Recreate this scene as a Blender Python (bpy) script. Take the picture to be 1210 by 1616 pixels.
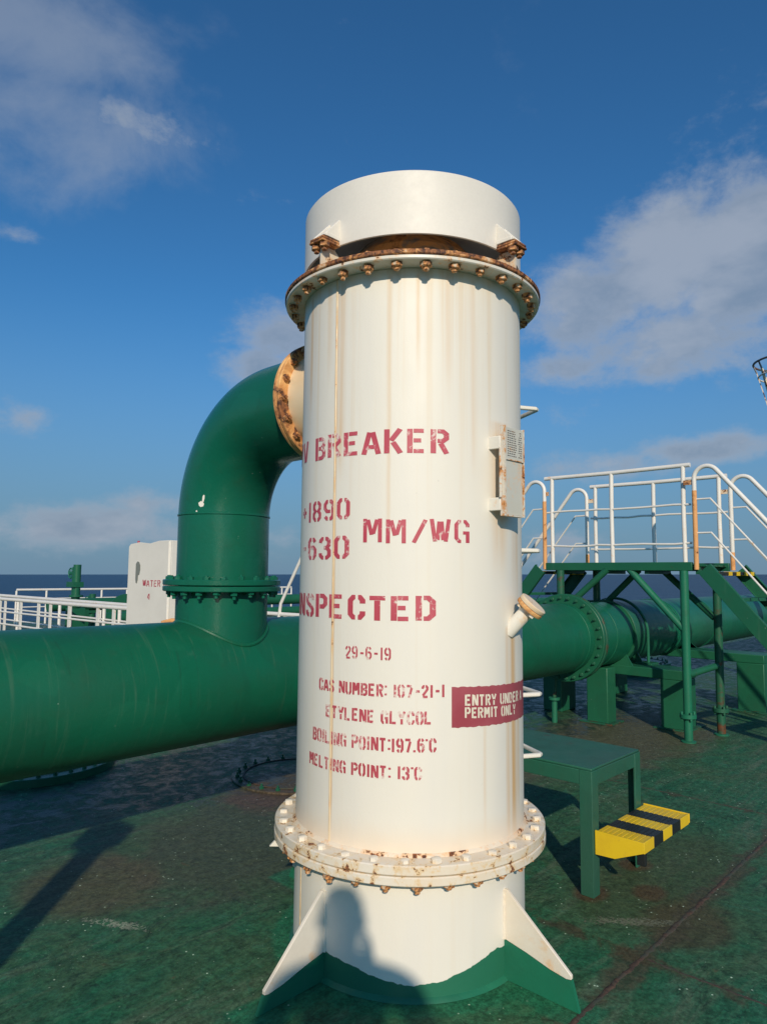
import bpy, bmesh, math, random
from mathutils import Vector, Matrix
R = math.radians
PI = math.pi
random.seed(11)
sc = bpy.context.scene
for o in list(bpy.data.objects):
    bpy.data.objects.remove(o)

# ------------------------------------------------------------------ camera
# The world axes are the ship's: the big pipe runs along X, the tower stands on the origin.
YAW, PITCH, ROLL = R(43.3), R(5.1), R(0.5)
CAM = Vector((-2.415, -2.104, 1.56))
FW = Vector((math.cos(YAW) * math.cos(PITCH), math.sin(YAW) * math.cos(PITCH), math.sin(PITCH)))
RT = Vector((math.sin(YAW), -math.cos(YAW), 0))
UP = RT.cross(FW)
cd = bpy.data.cameras.new('camera')
cam = bpy.data.objects.new('camera', cd)
sc.collection.objects.link(cam)
m3 = Matrix((RT, UP, -FW)).transposed() @ Matrix.Rotation(ROLL, 3, 'Z')
cam.matrix_world = Matrix.Translation(CAM) @ m3.to_4x4()
cd.sensor_fit = 'VERTICAL'
cd.sensor_height = 24.0
cd.sensor_width = 24.0
cd.lens = 24.0 * 1100.0 / 1616.0
cd.clip_start = 0.02
cd.clip_end = 60000
sc.camera = cam

# ------------------------------------------------------------------ sun and sky
SUN_AZ, SUN_EL = R(46.0), R(26.5)          # light travels towards this azimuth
sd = Vector((math.cos(SUN_AZ) * math.cos(SUN_EL), math.sin(SUN_AZ) * math.cos(SUN_EL), -math.sin(SUN_EL)))
sl = bpy.data.lights.new('sun', 'SUN')
sl.energy = 3.55
sl.angle = R(0.9)
sl.color = (1.0, 0.86, 0.68)
so = bpy.data.objects.new('sun', sl)
sc.collection.objects.link(so)
so.rotation_euler = sd.to_track_quat('-Z', 'Y').to_euler()

world = bpy.data.worlds.new("World")
sc.world = world
world.use_nodes = True
nt = world.node_tree
for n in list(nt.nodes):
    nt.nodes.remove(n)


class G:
    """tiny node graph writer"""
    def __init__(s, tree):
        s.t = tree

    def n(s, typ, **kw):
        nd = s.t.nodes.new(typ)
        for k, v in kw.items():
            setattr(nd, k, v)
        return nd

    def link(s, a, b):
        s.t.links.new(a, b)

    def put(s, sock, v):
        if v is None:
            return
        if hasattr(v, 'is_linked') or isinstance(v, bpy.types.NodeSocket):
            s.link(v, sock)
        else:
            if isinstance(v, (tuple, list)) and len(v) == 3 and sock.type == 'RGBA':
                v = (*v, 1)
            sock.default_value = v

    def m(s, op, a, b=None, c=None, clamp=False):
        nd = s.n('ShaderNodeMath', operation=op)
        nd.use_clamp = clamp
        s.put(nd.inputs[0], a)
        s.put(nd.inputs[1], b)
        s.put(nd.inputs[2], c)
        return nd.outputs[0]

    def mix(s, f, a, b):
        nd = s.n('ShaderNodeMix', data_type='RGBA')
        s.put(nd.inputs[0], f)
        s.put(nd.inputs[6], a)
        s.put(nd.inputs[7], b)
        return nd.outputs[2]

    def ss(s, v, lo, hi, a=0.0, b=1.0):
        nd = s.n('ShaderNodeMapRange')
        nd.interpolation_type = 'SMOOTHSTEP'
        s.put(nd.inputs[0], v)
        nd.inputs[1].default_value = lo
        nd.inputs[2].default_value = hi
        nd.inputs[3].default_value = a
        nd.inputs[4].default_value = b
        return nd.outputs[0]

    def map(s, vec, scale=(1, 1, 1), loc=(0, 0, 0), rot=(0, 0, 0)):
        nd = s.n('ShaderNodeMapping')
        s.link(vec, nd.inputs[0])
        nd.inputs['Location'].default_value = loc
        nd.inputs['Rotation'].default_value = rot
        nd.inputs['Scale'].default_value = scale
        return nd.outputs[0]

    def noise(s, vec, scale=5.0, detail=4.0, rough=0.55, dist=0.0, dims='3D'):
        nd = s.n('ShaderNodeTexNoise', noise_dimensions=dims)
        s.link(vec, nd.inputs['Vector'])
        nd.inputs['Scale'].default_value = scale
        nd.inputs['Detail'].default_value = detail
        nd.inputs['Roughness'].default_value = rough
        nd.inputs['Distortion'].default_value = dist
        return nd.outputs['Fac']

    def xyz(s, vec):
        nd = s.n('ShaderNodeSeparateXYZ')
        s.link(vec, nd.inputs[0])
        return nd.outputs

    def comb(s, x, y, z):
        nd = s.n('ShaderNodeCombineXYZ')
        s.put(nd.inputs[0], x)
        s.put(nd.inputs[1], y)
        s.put(nd.inputs[2], z)
        return nd.outputs[0]


def build_sky():
    g = G(nt)
    out = g.n('ShaderNodeOutputWorld')
    bg = g.n('ShaderNodeBackground')
    sky = g.n('ShaderNodeTexSky', sky_type='NISHITA')
    sky.sun_disc = False
    sky.sun_elevation = SUN_EL
    # direction to the sun, measured clockwise from +Y
    sx, sy = -sd.x, -sd.y
    sky.sun_rotation = math.atan2(sx, sy)
    sky.altitude = 0
    sky.air_density = 1.0
    sky.dust_density = 0.6
    sky.ozone_density = 2.2
    tc = g.n('ShaderNodeTexCoord')
    vec = tc.outputs['Generated']
    x, y, z = g.xyz(vec)
    az = g.m('ARCTAN2', y, x)
    el = g.m('ARCSINE', z)
    ae = g.comb(az, el, 0.0)
    # warp so that blob edges are ragged
    w1 = g.noise(g.map(vec, (1, 1, 1.5)), 5.5, 7, 0.6, 0.3)
    w2 = g.noise(g.map(vec, (1, 1, 1.6), (3.1, 1.2, 0.4)), 17, 8, 0.68)
    cover = None
    def dirpx(px, py):
        d = (FW * 1100 + RT * (px - 605) - UP * (py - 808)).normalized()
        return math.atan2(d.y, d.x), math.asin(d.z)
    # centre px, half width px, half height px, strength
    blobs = [(1190, 400, 250, 170, 1.15), (1050, 400, 190, 150, 1.1), (930, 470, 140, 110, 1.0), (1090, 530, 270, 80, 1.0), (900, 575, 150, 50, 0.6),
             (200, 205, 130, 70, 0.62), (40, 200, 120, 60, 0.45), (460, 540, 130, 80, 0.72), (410, 585, 90, 60, 0.8), (700, 640, 200, 60, .5),
             (120, 835, 240, 45, 0.72), (300, 800, 180, 30, 0.55), (20, 670, 90, 40, 0.6),
             (1120, 705, 150, 36, 0.8), (960, 735, 150, 34, 0.6), (1220, 690, 100, 26, .5), (560, 850, 260, 30, .5), (900, 850, 300, 34, .45), (20, 375, 70, 22, .42)]
    for (px, py, hw, hh, st) in blobs:
        a0, e0 = dirpx(px, py)
        a1, _ = dirpx(px + hw, py)
        _, e1 = dirpx(px, py - hh)
        ra, re = abs(a1 - a0), abs(e1 - e0)
        dx = g.m('MULTIPLY', g.m('SUBTRACT', az, a0), 1 / ra)
        dy = g.m('MULTIPLY', g.m('SUBTRACT', el, e0), 1 / re)
        d2 = g.m('ADD', g.m('MULTIPLY', dx, dx), g.m('MULTIPLY', dy, dy))
        b = g.m('MULTIPLY', g.m('POWER', 2.718, g.m('MULTIPLY', d2, -1.15)), st)
        cover = b if cover is None else g.m('MAXIMUM', cover, b)
    nn = g.m('ADD', g.m('MULTIPLY', w1, 1.5), g.m('MULTIPLY', w2, 0.75))
    dens = g.m('ADD', cover, g.m('SUBTRACT', nn, 1.36))
    fac = g.ss(dens, 0.0, 0.58, 0, 0.84)
    # thin high veil, upper left
    veil = None
    for (px, py, hw, hh, st) in ((40, 60, 260, 130, 1.0), (110, 190, 250, 110, 0.9), (-60, 240, 190, 120, 0.7)):
        a0, e0 = dirpx(px, py)
        a1, _ = dirpx(px + hw, py)
        _, e1 = dirpx(px, py - hh)
        dx = g.m('MULTIPLY', g.m('SUBTRACT', az, a0), 1 / abs(a1 - a0))
        dy = g.m('MULTIPLY', g.m('SUBTRACT', el, e0), 1 / abs(e1 - e0))
        b = g.m('MULTIPLY', g.m('POWER', 2.718, g.m('MULTIPLY', g.m('ADD', g.m('MULTIPLY', dx, dx), g.m('MULTIPLY', dy, dy)), -1.0)), st)
        veil = b if veil is None else g.m('MAXIMUM', veil, b)
    vn = g.noise(g.map(vec, (1.0, 1.0, 1.3), (5.3, 0.7, 2.2)), 6.5, 9, 0.62, 0.25)
    veil = g.m('MULTIPLY', g.ss(g.m('ADD', g.m('MULTIPLY', veil, 0.55), vn), 0.62, 1.12), 0.46)
    fac = g.m('MAXIMUM', fac, veil)
    lightn = g.ss(g.noise(g.map(vec, (1, 1, 1.8), (0.3, 0.2, 0.9)), 7, 5, 0.55), 0.36, 0.66)
    rim = g.ss(dens, 0.25, 0.8, 1.0, 0.0)
    lit = g.m('MAXIMUM', g.m('MULTIPLY', lightn, 0.6), g.m('MULTIPLY', rim, 0.55))
    ccol = g.mix(lit, (2.9, 3.8, 5.1), (6.0, 6.5, 7.4))
    # a dull marine haze band above the horizon
    hz = g.ss(el, -0.02, 0.40, 0.92, 0.0)
    tint = g.n('ShaderNodeMix', data_type='RGBA', blend_type='MULTIPLY')
    tint.inputs[0].default_value = 1
    g.link(sky.outputs[0], tint.inputs[6])
    tint.inputs[7].default_value = (0.41, 1.02, 1.43, 1)
    base = g.mix(hz, tint.outputs[2], (2.1, 3.35, 4.85))
    col = g.mix(fac, base, ccol)
    g.link(col, bg.inputs[0])
    bg.inputs[1].default_value = 0.075
    g.link(bg.outputs[0], out.inputs[0])
build_sky()
sc.view_settings.view_transform = 'Standard'
sc.view_settings.look = 'None'
sc.view_settings.gamma = 1.0
sc.view_settings.use_curve_mapping = False
sc.view_settings.exposure = 0.0
sc.render.resolution_x = 766
sc.render.resolution_y = 1024

# ------------------------------------------------------------------ materials
def mat(name):
    m = bpy.data.materials.new(name)
    m.use_nodes = True
    for n in list(m.node_tree.nodes):
        m.node_tree.nodes.remove(n)
    g = G(m.node_tree)
    out = g.n('ShaderNodeOutputMaterial')
    p = g.n('ShaderNodeBsdfPrincipled')
    g.link(p.outputs[0], out.inputs[0])
    tc = g.n('ShaderNodeTexCoord')
    return m, g, p, tc.outputs['Object']


def setp(g, p, col=None, rough=None, bump=None, bstr=0.2, bdist=0.01, spec=None, metal=None, coat=None):
    if col is not None:
        g.put(p.inputs['Base Color'], col)
    if rough is not None:
        g.put(p.inputs['Roughness'], rough)
    if spec is not None:
        g.put(p.inputs['Specular IOR Level'], spec)
    if metal is not None:
        g.put(p.inputs['Metallic'], metal)
    if coat is not None:
        g.put(p.inputs['Coat Weight'], coat)
    if bump is not None:
        b = g.n('ShaderNodeBump')
        b.inputs['Strength'].default_value = bstr
        b.inputs['Distance'].default_value = bdist
        g.link(bump, b.inputs['Height'])
        g.link(b.outputs[0], p.inputs['Normal'])


CREAM = (0.80, 0.765, 0.675)


def paint(name, base, rust=0.3, scale=9.0, rough=0.4, rustcol=((0.36, 0.12, 0.035), (0.09, 0.035, 0.02)), alt=None, altamt=0.4, halo=(0.80, 0.47, 0.22), bump=0.15):
    """brushed marine paint: slight brush unevenness, a share of rust breaking through with an orange bleed round it"""
    m, g, p, ob = mat(name)
    n1 = g.noise(ob, scale, 6, 0.62, 0.4)
    n2 = g.noise(ob, scale * 4.5, 5, 0.6)
    n3 = g.noise(ob, scale * 0.35, 4, 0.5)
    v = g.m('ADD', n1, g.m('MULTIPLY', g.m('SUBTRACT', n2, 0.5), 0.35))
    t = 0.80 - rust * 0.5
    core = g.ss(v, t, t + 0.035)
    bleed = g.ss(v, t - 0.13, t + 0.02, 0, 0.75)
    b2 = tuple(c * 0.86 for c in base) if alt is None else alt
    col = g.mix(g.ss(n3, 0.40, 0.66, 0, altamt), base, b2)
    fine = g.noise(ob, scale * 14, 3, 0.6)
    col = g.mix(g.ss(fine, 0.25, 0.8, 0.10, 0.0), col, tuple(c * 0.6 for c in base))
    if rust > 0:
        col = g.mix(bleed, col, halo)
        rc = g.mix(g.ss(n2, 0.35, 0.65), rustcol[0], rustcol[1])
        col = g.mix(core, col, rc)
        rgh = g.mix(core, (rough,) * 3, (0.85,) * 3)
    else:
        rgh = g.mix(n2, (rough * 0.8,) * 3, (rough * 1.25,) * 3)
    h = g.m('ADD', g.m('MULTIPLY', n2, 0.5), g.m('MULTIPLY', core, 0.7) if rust > 0 else n1)
    setp(g, p, col, rgh, h, bump, 0.004)
    return m


def tower_mat():
    """cream tower paint: rust weeping down under the rim, from the gauge and from the sounding branch; wavy green foot"""
    m, g, p, ob = mat('tower_cream_paint')
    x, y, z = g.xyz(ob)
    az = g.m('ARCTAN2', y, x)
    thin = g.noise(g.map(ob, (26, 26, 0.55)), 1.0, 5, 0.55)
    soft = g.noise(g.map(ob, (7, 7, 0.8)), 1.0, 4, 0.5)
    blot = g.noise(ob, 6.0, 5, 0.6)
    col = g.mix(g.ss(soft, 0.35, 0.7, 0, 0.3), CREAM, (0.70, 0.69, 0.66))
    # faint streaks everywhere
    col = g.mix(g.ss(thin, 0.54, 0.76, 0, 0.12), col, (0.70, 0.54, 0.33))
    # streaks that hang from the top rim and fade
    topm = g.m('MULTIPLY', g.ss(z, 1.7, 2.72), g.ss(thin, 0.46, 0.72, 0, 0.24))
    col = g.mix(topm, col, (0.68, 0.45, 0.20))
    # rust close above the bottom flange
    botm = g.m('MULTIPLY', g.ss(g.m('ADD', z, g.m('MULTIPLY', blot, 0.09)), 0.70, 0.56), g.m('MULTIPLY', g.ss(z, 0.44, 0.505), 0.28))
    col = g.mix(botm, col, (0.78, 0.50, 0.24))

    def run(deg, width, ztop, zbot, amt, c=(0.66, 0.38, 0.13)):
        a0 = R((deg - 138.94 + 180) % 360 - 180)
        wob = g.m('MULTIPLY', g.m('SUBTRACT', g.noise(g.map(ob, (0.5, 0.5, 3)), 1, 2), 0.5), 0.02)
        d = g.m('ABSOLUTE', g.m('ADD', g.m('SUBTRACT', az, a0), wob))
        k = g.ss(d, 0.0, width, 1, 0)
        zz = g.m('MULTIPLY', g.ss(z, zbot, zbot + 0.25), g.ss(z, ztop, ztop - 0.02))
        mk = g.m('MULTIPLY', g.m('MULTIPLY', k, zz), g.ss(thin, 0.33, 0.60, amt * 0.35, amt))
        return mk, c
    for deg, w, zt, zb, a in ((58, 0.10, 1.36, 0.45, 0.85), (52.5, 0.045, 1.36, 0.45, 0.6), (64, 0.06, 1.05, 0.5, 0.5), (47, 0.16, 2.2, 1.5, 0.5), (62, 0.11, 1.76, 1.40, 0.6),
                             (-38, 0.028, 2.77, 0.5, 0.95), (-35, 0.07, 2.77, 1.9, 0.55), (-43, .05, 2.77, 2.3, .5), (17, 0.05, 2.77, 2.2, 0.25), (30, 0.05, 2.77, 1.9, 0.3),
                             (36, 0.03, 1.0, 0.5, 0.4), (-60, 0.05, 2.77, 2.2, 0.5), (3, 0.03, 2.77, 2.3, 0.4), (-10, 0.03, 2.77, 1.6, 0.25), (-70, .03, .44, .1, .4)):
        mk, c = run(deg, w, zt, zb, a)
        col = g.mix(mk, col, c)
    # small grey scuffs
    sc_ = g.ss(g.noise(g.map(ob, (1, 1, 0.5)), 34, 3, 0.7), 0.73, 0.78, 0, 0.5)
    col = g.mix(sc_, col, (0.42, 0.40, 0.36))
    # green deck paint carried up the foot, higher at each bracket
    wave = g.m('MULTIPLY', g.m('COSINE', g.m('MULTIPLY', az, 4.0)), 0.032)
    hgt = g.m('ADD', g.m('ADD', g.m('ADD', 0.075, g.m('MULTIPLY', y, -0.045)), wave), g.m('MULTIPLY', g.m('SUBTRACT', g.noise(ob, 17, 3), 0.5), 0.03))
    gm = g.ss(g.m('SUBTRACT', hgt, z), -0.0012, 0.0012)
    col = g.mix(gm, col, (0.018, 0.15, 0.085))
    h = g.m('ADD', g.m('ADD', g.noise(g.map(ob, (1, 1, 0.35)), 30, 4, 0.5), g.m('MULTIPLY', g.noise(ob, 120, 2), 0.5)), g.m('MULTIPLY', g.noise(ob, 2.2, 3, 0.5), 7.0))
    setp(g, p, col, g.mix(blot, (0.42,) * 3, (0.62,) * 3), h, 0.12, 0.004)
    return m


def rust_mat(name, share=0.6, base=(0.72, 0.60, 0.45), scale=22):
    m, g, p, ob = mat(name)
    a = g.noise(ob, scale, 6, 0.65, 0.5)
    b = g.noise(ob, scale * 3, 5, 0.6)
    c = g.noise(ob, scale * 0.4, 3, 0.5)
    v = g.m('ADD', a, g.m('MULTIPLY', g.m('SUBTRACT', c, 0.5), 0.4))
    t = 0.72 - share * 0.4
    col = g.mix(g.ss(v, t - 0.12, t + 0.03), base, (0.62, 0.29, 0.10))
    rc = g.mix(g.ss(b, 0.38, 0.62), (0.36, 0.14, 0.05), (0.065, 0.028, 0.020))
    col = g.mix(g.ss(v, t + 0.02, t + 0.10), col, rc)
    setp(g, p, col, 0.75, g.m('ADD', a, b), 0.55, 0.004)
    return m


def green_mat(name, base=(0.005, 0.118, 0.062), rough=0.36, scratches=True, rust=0.0, dull=(0.011, 0.100, 0.056)):
    m, g, p, ob = mat(name)
    big = g.noise(ob, 1.6, 5, 0.6)
    mid = g.noise(ob, 9, 5, 0.6)
    col = g.mix(g.ss(big, 0.36, 0.68, 0, 0.75), base, dull)
    col = g.mix(g.ss(mid, 0.5, 0.78, 0, 0.35), col, (0.02, 0.085, 0.045))
    if scratches:
        # drag marks wrapped round the pipe
        s = g.noise(g.map(ob, (34, 2.2, 2.2), (0, 0, 0), (0, 0, R(4))), 1.0, 4, 0.6, 0.6)
        col = g.mix(g.ss(s, 0.57, 0.72, 0, 0.35), col, (0.07, 0.16, 0.10))
        col = g.mix(g.ss(s, 0.36, 0.28, 0, 0.35), col, (0.012, 0.06, 0.035))
    # touched-up patches of fresher paint, brush marks and dried salt runs
    tp_ = g.noise(g.map(ob, (1, 1, 0.6), (7, 2, 5)), 2.3, 3, 0.35, 0.9)
    col = g.mix(g.ss(tp_, 0.585, 0.60, 0, 0.22), col, tuple(c * 1.25 + 0.006 for c in base))
    col = g.mix(g.ss(tp_, 0.40, 0.385, 0, 0.25), col, tuple(c * 0.62 + 0.006 for c in base))
    salt = g.noise(g.map(ob, (16, 16, 1.6)), 1.0, 5, 0.6)
    col = g.mix(g.ss(salt, 0.60, 0.78, 0, 0.16), col, (0.10, 0.19, 0.14))
    # salt specks
    vo = g.n('ShaderNodeTexVoronoi')
    vo.inputs['Scale'].default_value = 17
    g.link(ob, vo.inputs['Vector'])
    pick = g.m('MULTIPLY', g.ss(vo.outputs['Distance'], 0.075, 0.045), g.ss(g.noise(ob, 3.1, 2), 0.58, 0.66))
    col = g.mix(g.m('MULTIPLY', pick, 0.55), col, (0.45, 0.55, 0.47))
    if rust > 0:
        v = g.noise(ob, 7, 6, 0.65, 0.4)
        t = 0.78 - rust * 0.4
        col = g.mix(g.ss(v, t - 0.06, t + 0.05), col, (0.075, 0.045, 0.025))
        col = g.mix(g.ss(v, t + 0.05, t + 0.08), col, (0.13, 0.05, 0.022))
    setp(g, p, col, g.mix(mid, (rough * 0.75,) * 3, (rough * 1.35,) * 3), g.m('ADD', mid, g.m('ADD', g.m('MULTIPLY', g.noise(ob, 60, 3), 0.25), g.m('MULTIPLY', big, 2.5))), 0.30, 0.008, spec=0.34)
    return m


def deck_mat():
    m, g, p, ob = mat('deck_paint')
    x, y, z = g.xyz(ob)
    big = g.noise(ob, 0.55, 5, 0.6, 0.5)
    mid = g.noise(ob, 2.3, 7, 0.68, 0.8)
    fine = g.noise(ob, 22, 6, 0.7)
    grit = g.noise(ob, 150, 3, 0.7)
    brush = g.noise(g.map(ob, (1.2, 9, 1), (0, 0, 0), (0, 0, R(28))), 1.0, 6, 0.65, 0.7)
    col = g.mix(g.ss(mid, 0.34, 0.66), (0.022, 0.108, 0.060), (0.052, 0.096, 0.056))
    col = g.mix(g.ss(big, 0.52, 0.66, 0, 0.55), col, (0.016, 0.100, 0.062))
    col = g.mix(g.ss(brush, 0.48, 0.70, 0, 0.8), col, (0.095, 0.125, 0.092))
    col = g.mix(g.ss(brush, 0.42, 0.3, 0, 0.5), col, (0.012, 0.045, 0.03))
    mott = g.noise(ob, 7.5, 7, 0.72, 0.6)
    col = g.mix(g.ss(mott, 0.50, 0.68, 0, 0.6), col, (0.022, 0.056, 0.038))
    col = g.mix(g.ss(mott, 0.47, 0.34, 0, 0.6), col, (0.036, 0.125, 0.086))
    crk = g.m('ABSOLUTE', g.m('SUBTRACT', g.noise(g.map(ob, (1, 2.2, 1), (3, 1, 0), (0, 0, R(-20))), 1.1, 5, 0.6, 0.8), 0.5))
    col = g.mix(g.ss(crk, 0.010, 0.0, 0, 0.6), col, (0.014, 0.036, 0.026))
    # worn brown ground on the far-left side of the tower
    def spot(cx, cy, rx, ry):
        dx = g.m('MULTIPLY', g.m('SUBTRACT', x, cx), 1 / rx)
        dy = g.m('MULTIPLY', g.m('SUBTRACT', y, cy), 1 / ry)
        return g.m('ADD', g.m('MULTIPLY', dx, dx), g.m('MULTIPLY', dy, dy))
    wob = g.m('MULTIPLY', g.m('SUBTRACT', mid, 0.5), 2.6)
    def patch(cx, cy, rx, ry, c, amt, col):
        k = g.ss(g.m('ADD', spot(cx, cy, rx, ry), wob), 1.35, 0.45, 0, amt)
        return g.mix(k, col, c)
    col = patch(0.3, 1.35, 1.0, 0.8, g.mix(mott, (0.085, 0.082, 0.060), (0.040, 0.050, 0.036)), 0.85, col)
    col = patch(-0.75, 1.45, 0.35, 0.4, (0.095, 0.070, 0.046), 0.7, col)
    col = patch(0.95, 1.95, 0.55, 0.42, (0.110, 0.056, 0.050), 0.75, col)
    col = patch(4.2, 1.0, 2.0, 0.75, g.mix(mott, (0.125, 0.098, 0.074), (0.060, 0.056, 0.042)), 0.9, col)
    col = patch(1.35, -0.55, 0.8, 0.35, g.mix(mott, (0.060, 0.082, 0.044), (0.056, 0.056, 0.032)), 0.7, col)
    col = patch(0.95, -0.85, 0.30, 0.20, (0.075, 0.048, 0.032), 0.7, col)
    for (cx_, cy_) in ((0.92, -0.40), (1.40, -0.40), (1.12, -0.60)):
        col = patch(cx_, cy_, 0.11, 0.09, g.mix(fine, (0.12, 0.062, 0.040), (0.045, 0.03, 0.022)), 0.8, col)
    # rust along the welded plate joints
    for (sy, w, a, b, st) in ((-0.82, 0.055, -3.0, 6.0, 0.95),):
        d = g.m('ABSOLUTE', g.m('SUBTRACT', y, sy))
        k = g.ss(g.m('ADD', d, g.m('MULTIPLY', g.m('SUBTRACT', mid, 0.60), 0.42)), w * .6, -0.02, 0, st * .8)
        col = g.mix(k, col, g.mix(g.ss(fine, .40, .60), (0.105, 0.084, 0.062), (0.032, 0.027, 0.022)))
    for sx in (0.52, 2.8):
        d = g.m('ABSOLUTE', g.m('SUBTRACT', x, sx))
        k = g.m('MULTIPLY', g.ss(g.m('ADD', d, g.m('MULTIPLY', g.m('SUBTRACT', mid, 0.56), 0.35)), 0.03, -0.01, 0, 0.7), g.ss(y, 0.5, -0.2))
        col = g.mix(g.m('MULTIPLY', k, g.ss(mott, 0.42, 0.6)), col, g.mix(fine, (0.11, 0.070, 0.048), (0.03, 0.024, 0.018)))
    rs = g.ss(g.m('ADD', g.m('MULTIPLY', mid, 0.7), g.m('MULTIPLY', fine, 0.45)), 0.70, 0.78, 0, 0.85)
    col = g.mix(rs, col, g.mix(fine, (0.13, 0.062, 0.038), (0.05, 0.030, 0.022)))
    # fresh green paint brushed on the deck round the tower foot and its brackets
    ax_, ay_ = g.m('ABSOLUTE', x), g.m('ABSOLUTE', y)
    rr_ = g.m('SQRT', g.m('ADD', g.m('MULTIPLY', x, x), g.m('MULTIPLY', y, y)))
    dd = g.m('MINIMUM', g.m('SUBTRACT', rr_, 0.5), g.m('MAXIMUM', g.m('MINIMUM', ax_, ay_), g.m('SUBTRACT', rr_, 0.80)))
    dd = g.m('ADD', dd, g.m('ADD', g.m('MULTIPLY', g.m('SUBTRACT', mid, 0.5), 0.09), g.m('MULTIPLY', g.m('SUBTRACT', fine, 0.5), 0.05)))
    col = g.mix(g.ss(dd, 0.105, 0.075, 0, 0.72), col, g.mix(mid, (0.016, 0.12, 0.07), (0.022, 0.15, 0.09)))
    # scraped pale patches
    def scrape(cx, cy, rx, ry, ang, c, col):
        mp = g.map(ob, (1, 1, 1), (0, 0, 0), (0, 0, 0))
        ca, sa = math.cos(ang), math.sin(ang)
        ux = g.m('ADD', g.m('MULTIPLY', g.m('SUBTRACT', x, cx), ca), g.m('MULTIPLY', g.m('SUBTRACT', y, cy), sa))
        uy = g.m('ADD', g.m('MULTIPLY', g.m('SUBTRACT', x, cx), -sa), g.m('MULTIPLY', g.m('SUBTRACT', y, cy), ca))
        d = g.m('ADD', g.m('POWER', g.m('MULTIPLY', g.m('ABSOLUTE', ux), 1 / rx), 2.0), g.m('POWER', g.m('MULTIPLY', g.m('ABSOLUTE', uy), 1 / ry), 2.0))
        k = g.ss(g.m('ADD', d, g.m('MULTIPLY', g.m('SUBTRACT', g.m('ADD', fine, g.m('MULTIPLY', g.noise(ob, 70, 4, 0.7), 0.8)), 0.9), 9.0)), 0.9, 0.3, 0, 0.8)
        return g.mix(k, col, c)
    col = scrape(-0.85, 0.98, 0.13, 0.03, R(-62), (0.30, 0.30, 0.26), col)
    col = scrape(0.78, -0.66, 0.20, 0.035, R(-50), (0.17, 0.16, 0.13), col)
    # salt and paint specks
    vo = g.n('ShaderNodeTexVoronoi')
    vo.inputs['Scale'].default_value = 26
    g.link(g.map(ob, (1, 1, 0.0)), vo.inputs['Vector'])
    k = g.m('MULTIPLY', g.ss(vo.outputs['Distance'], 0.13, 0.07), g.ss(g.noise(ob, 5.5, 2), 0.50, 0.58))
    col = g.mix(g.m('MULTIPLY', k, 0.8), col, (0.55, 0.62, 0.55))
    vo2 = g.n('ShaderNodeTexVoronoi')
    vo2.inputs['Scale'].default_value = 95
    g.link(g.map(ob, (1, 1, 0.0)), vo2.inputs['Vector'])
    k2 = g.m('MULTIPLY', g.ss(vo2.outputs['Distance'], 0.16, 0.10), g.ss(g.noise(ob, 2.0, 3), 0.48, 0.66, 0, 0.7))
    col = g.mix(k2, col, (0.28, 0.34, 0.29))
    gr = g.m('ADD', g.m('MULTIPLY', fine, 0.6), g.m('MULTIPLY', g.noise(ob, 60, 4, 0.75), 0.6))
    mul = g.n('ShaderNodeMix', data_type='RGBA', blend_type='MULTIPLY')
    mul.inputs[0].default_value = 1
    g.link(col, mul.inputs[6])
    gv = g.ss(gr, 0.42, 0.80, 0.55, 1.60)
    g.link(g.comb(g.m('MULTIPLY', gv, 0.97), g.m('MULTIPLY', gv, 1.10), g.m('MULTIPLY', gv, 0.93)), mul.inputs[7])
    col = mul.outputs[2]
    # wet patch under and beyond the pipe
    wl = g.m('ADD', g.m('ADD', y, g.m('MULTIPLY', x, 0.21)), g.m('MULTIPLY', g.m('SUBTRACT', g.noise(ob, 1.3, 4, 0.55), 0.5), 1.4))
    wet = g.ss(wl, 2.0, 2.4)
    col = g.mix(g.m('MULTIPLY', wet, g.ss(mott, 0.40, 0.60, 0.0, 0.75)), col, (0.014, 0.030, 0.026))
    rgh = g.mix(wet, g.mix(mid, (0.42,) * 3, (0.7,) * 3), g.mix(g.ss(mott, 0.42, 0.6), (0.62,) * 3, (0.30,) * 3))
    ripple = g.noise(g.map(ob, (1.0, 3.0, 1), (0, 0, 0), (0, 0, R(40))), 2.4, 4, 0.55, 0.3)
    h = g.m('ADD', g.m('ADD', g.m('MULTIPLY', mid, 0.8), g.m('MULTIPLY', fine, 0.22)), g.m('ADD', g.m('MULTIPLY', grit, 0.05), g.m('MULTIPLY', g.m('MULTIPLY', ripple, wet), 0.12)))
    setp(g, p, col, rgh, h, 0.8, 0.02, spec=g.m('SUBTRACT', 0.17, g.m('MULTIPLY', wet, 0.03)))
    return m


def sea_mat():
    m, g, p, ob = mat('sea_water')
    a = g.noise(g.map(ob, (1, 1, 1)), 0.16, 6, 0.6, 0.3)
    b = g.noise(ob, 0.03, 4, 0.5)
    cap = g.ss(g.noise(g.map(ob, (1, 2.2, 1)), 0.10, 7, 0.7), 0.72, 0.76, 0, 0.7)
    col = g.mix(b, (0.014, 0.042, 0.088), (0.024, 0.060, 0.115))
    col = g.mix(cap, col, (0.5, 0.55, 0.6))
    setp(g, p, col, 0.42, g.m('ADD', a, g.m('MULTIPLY', b, 2)), 1.0, 1.6, spec=0.22)
    return m


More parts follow.
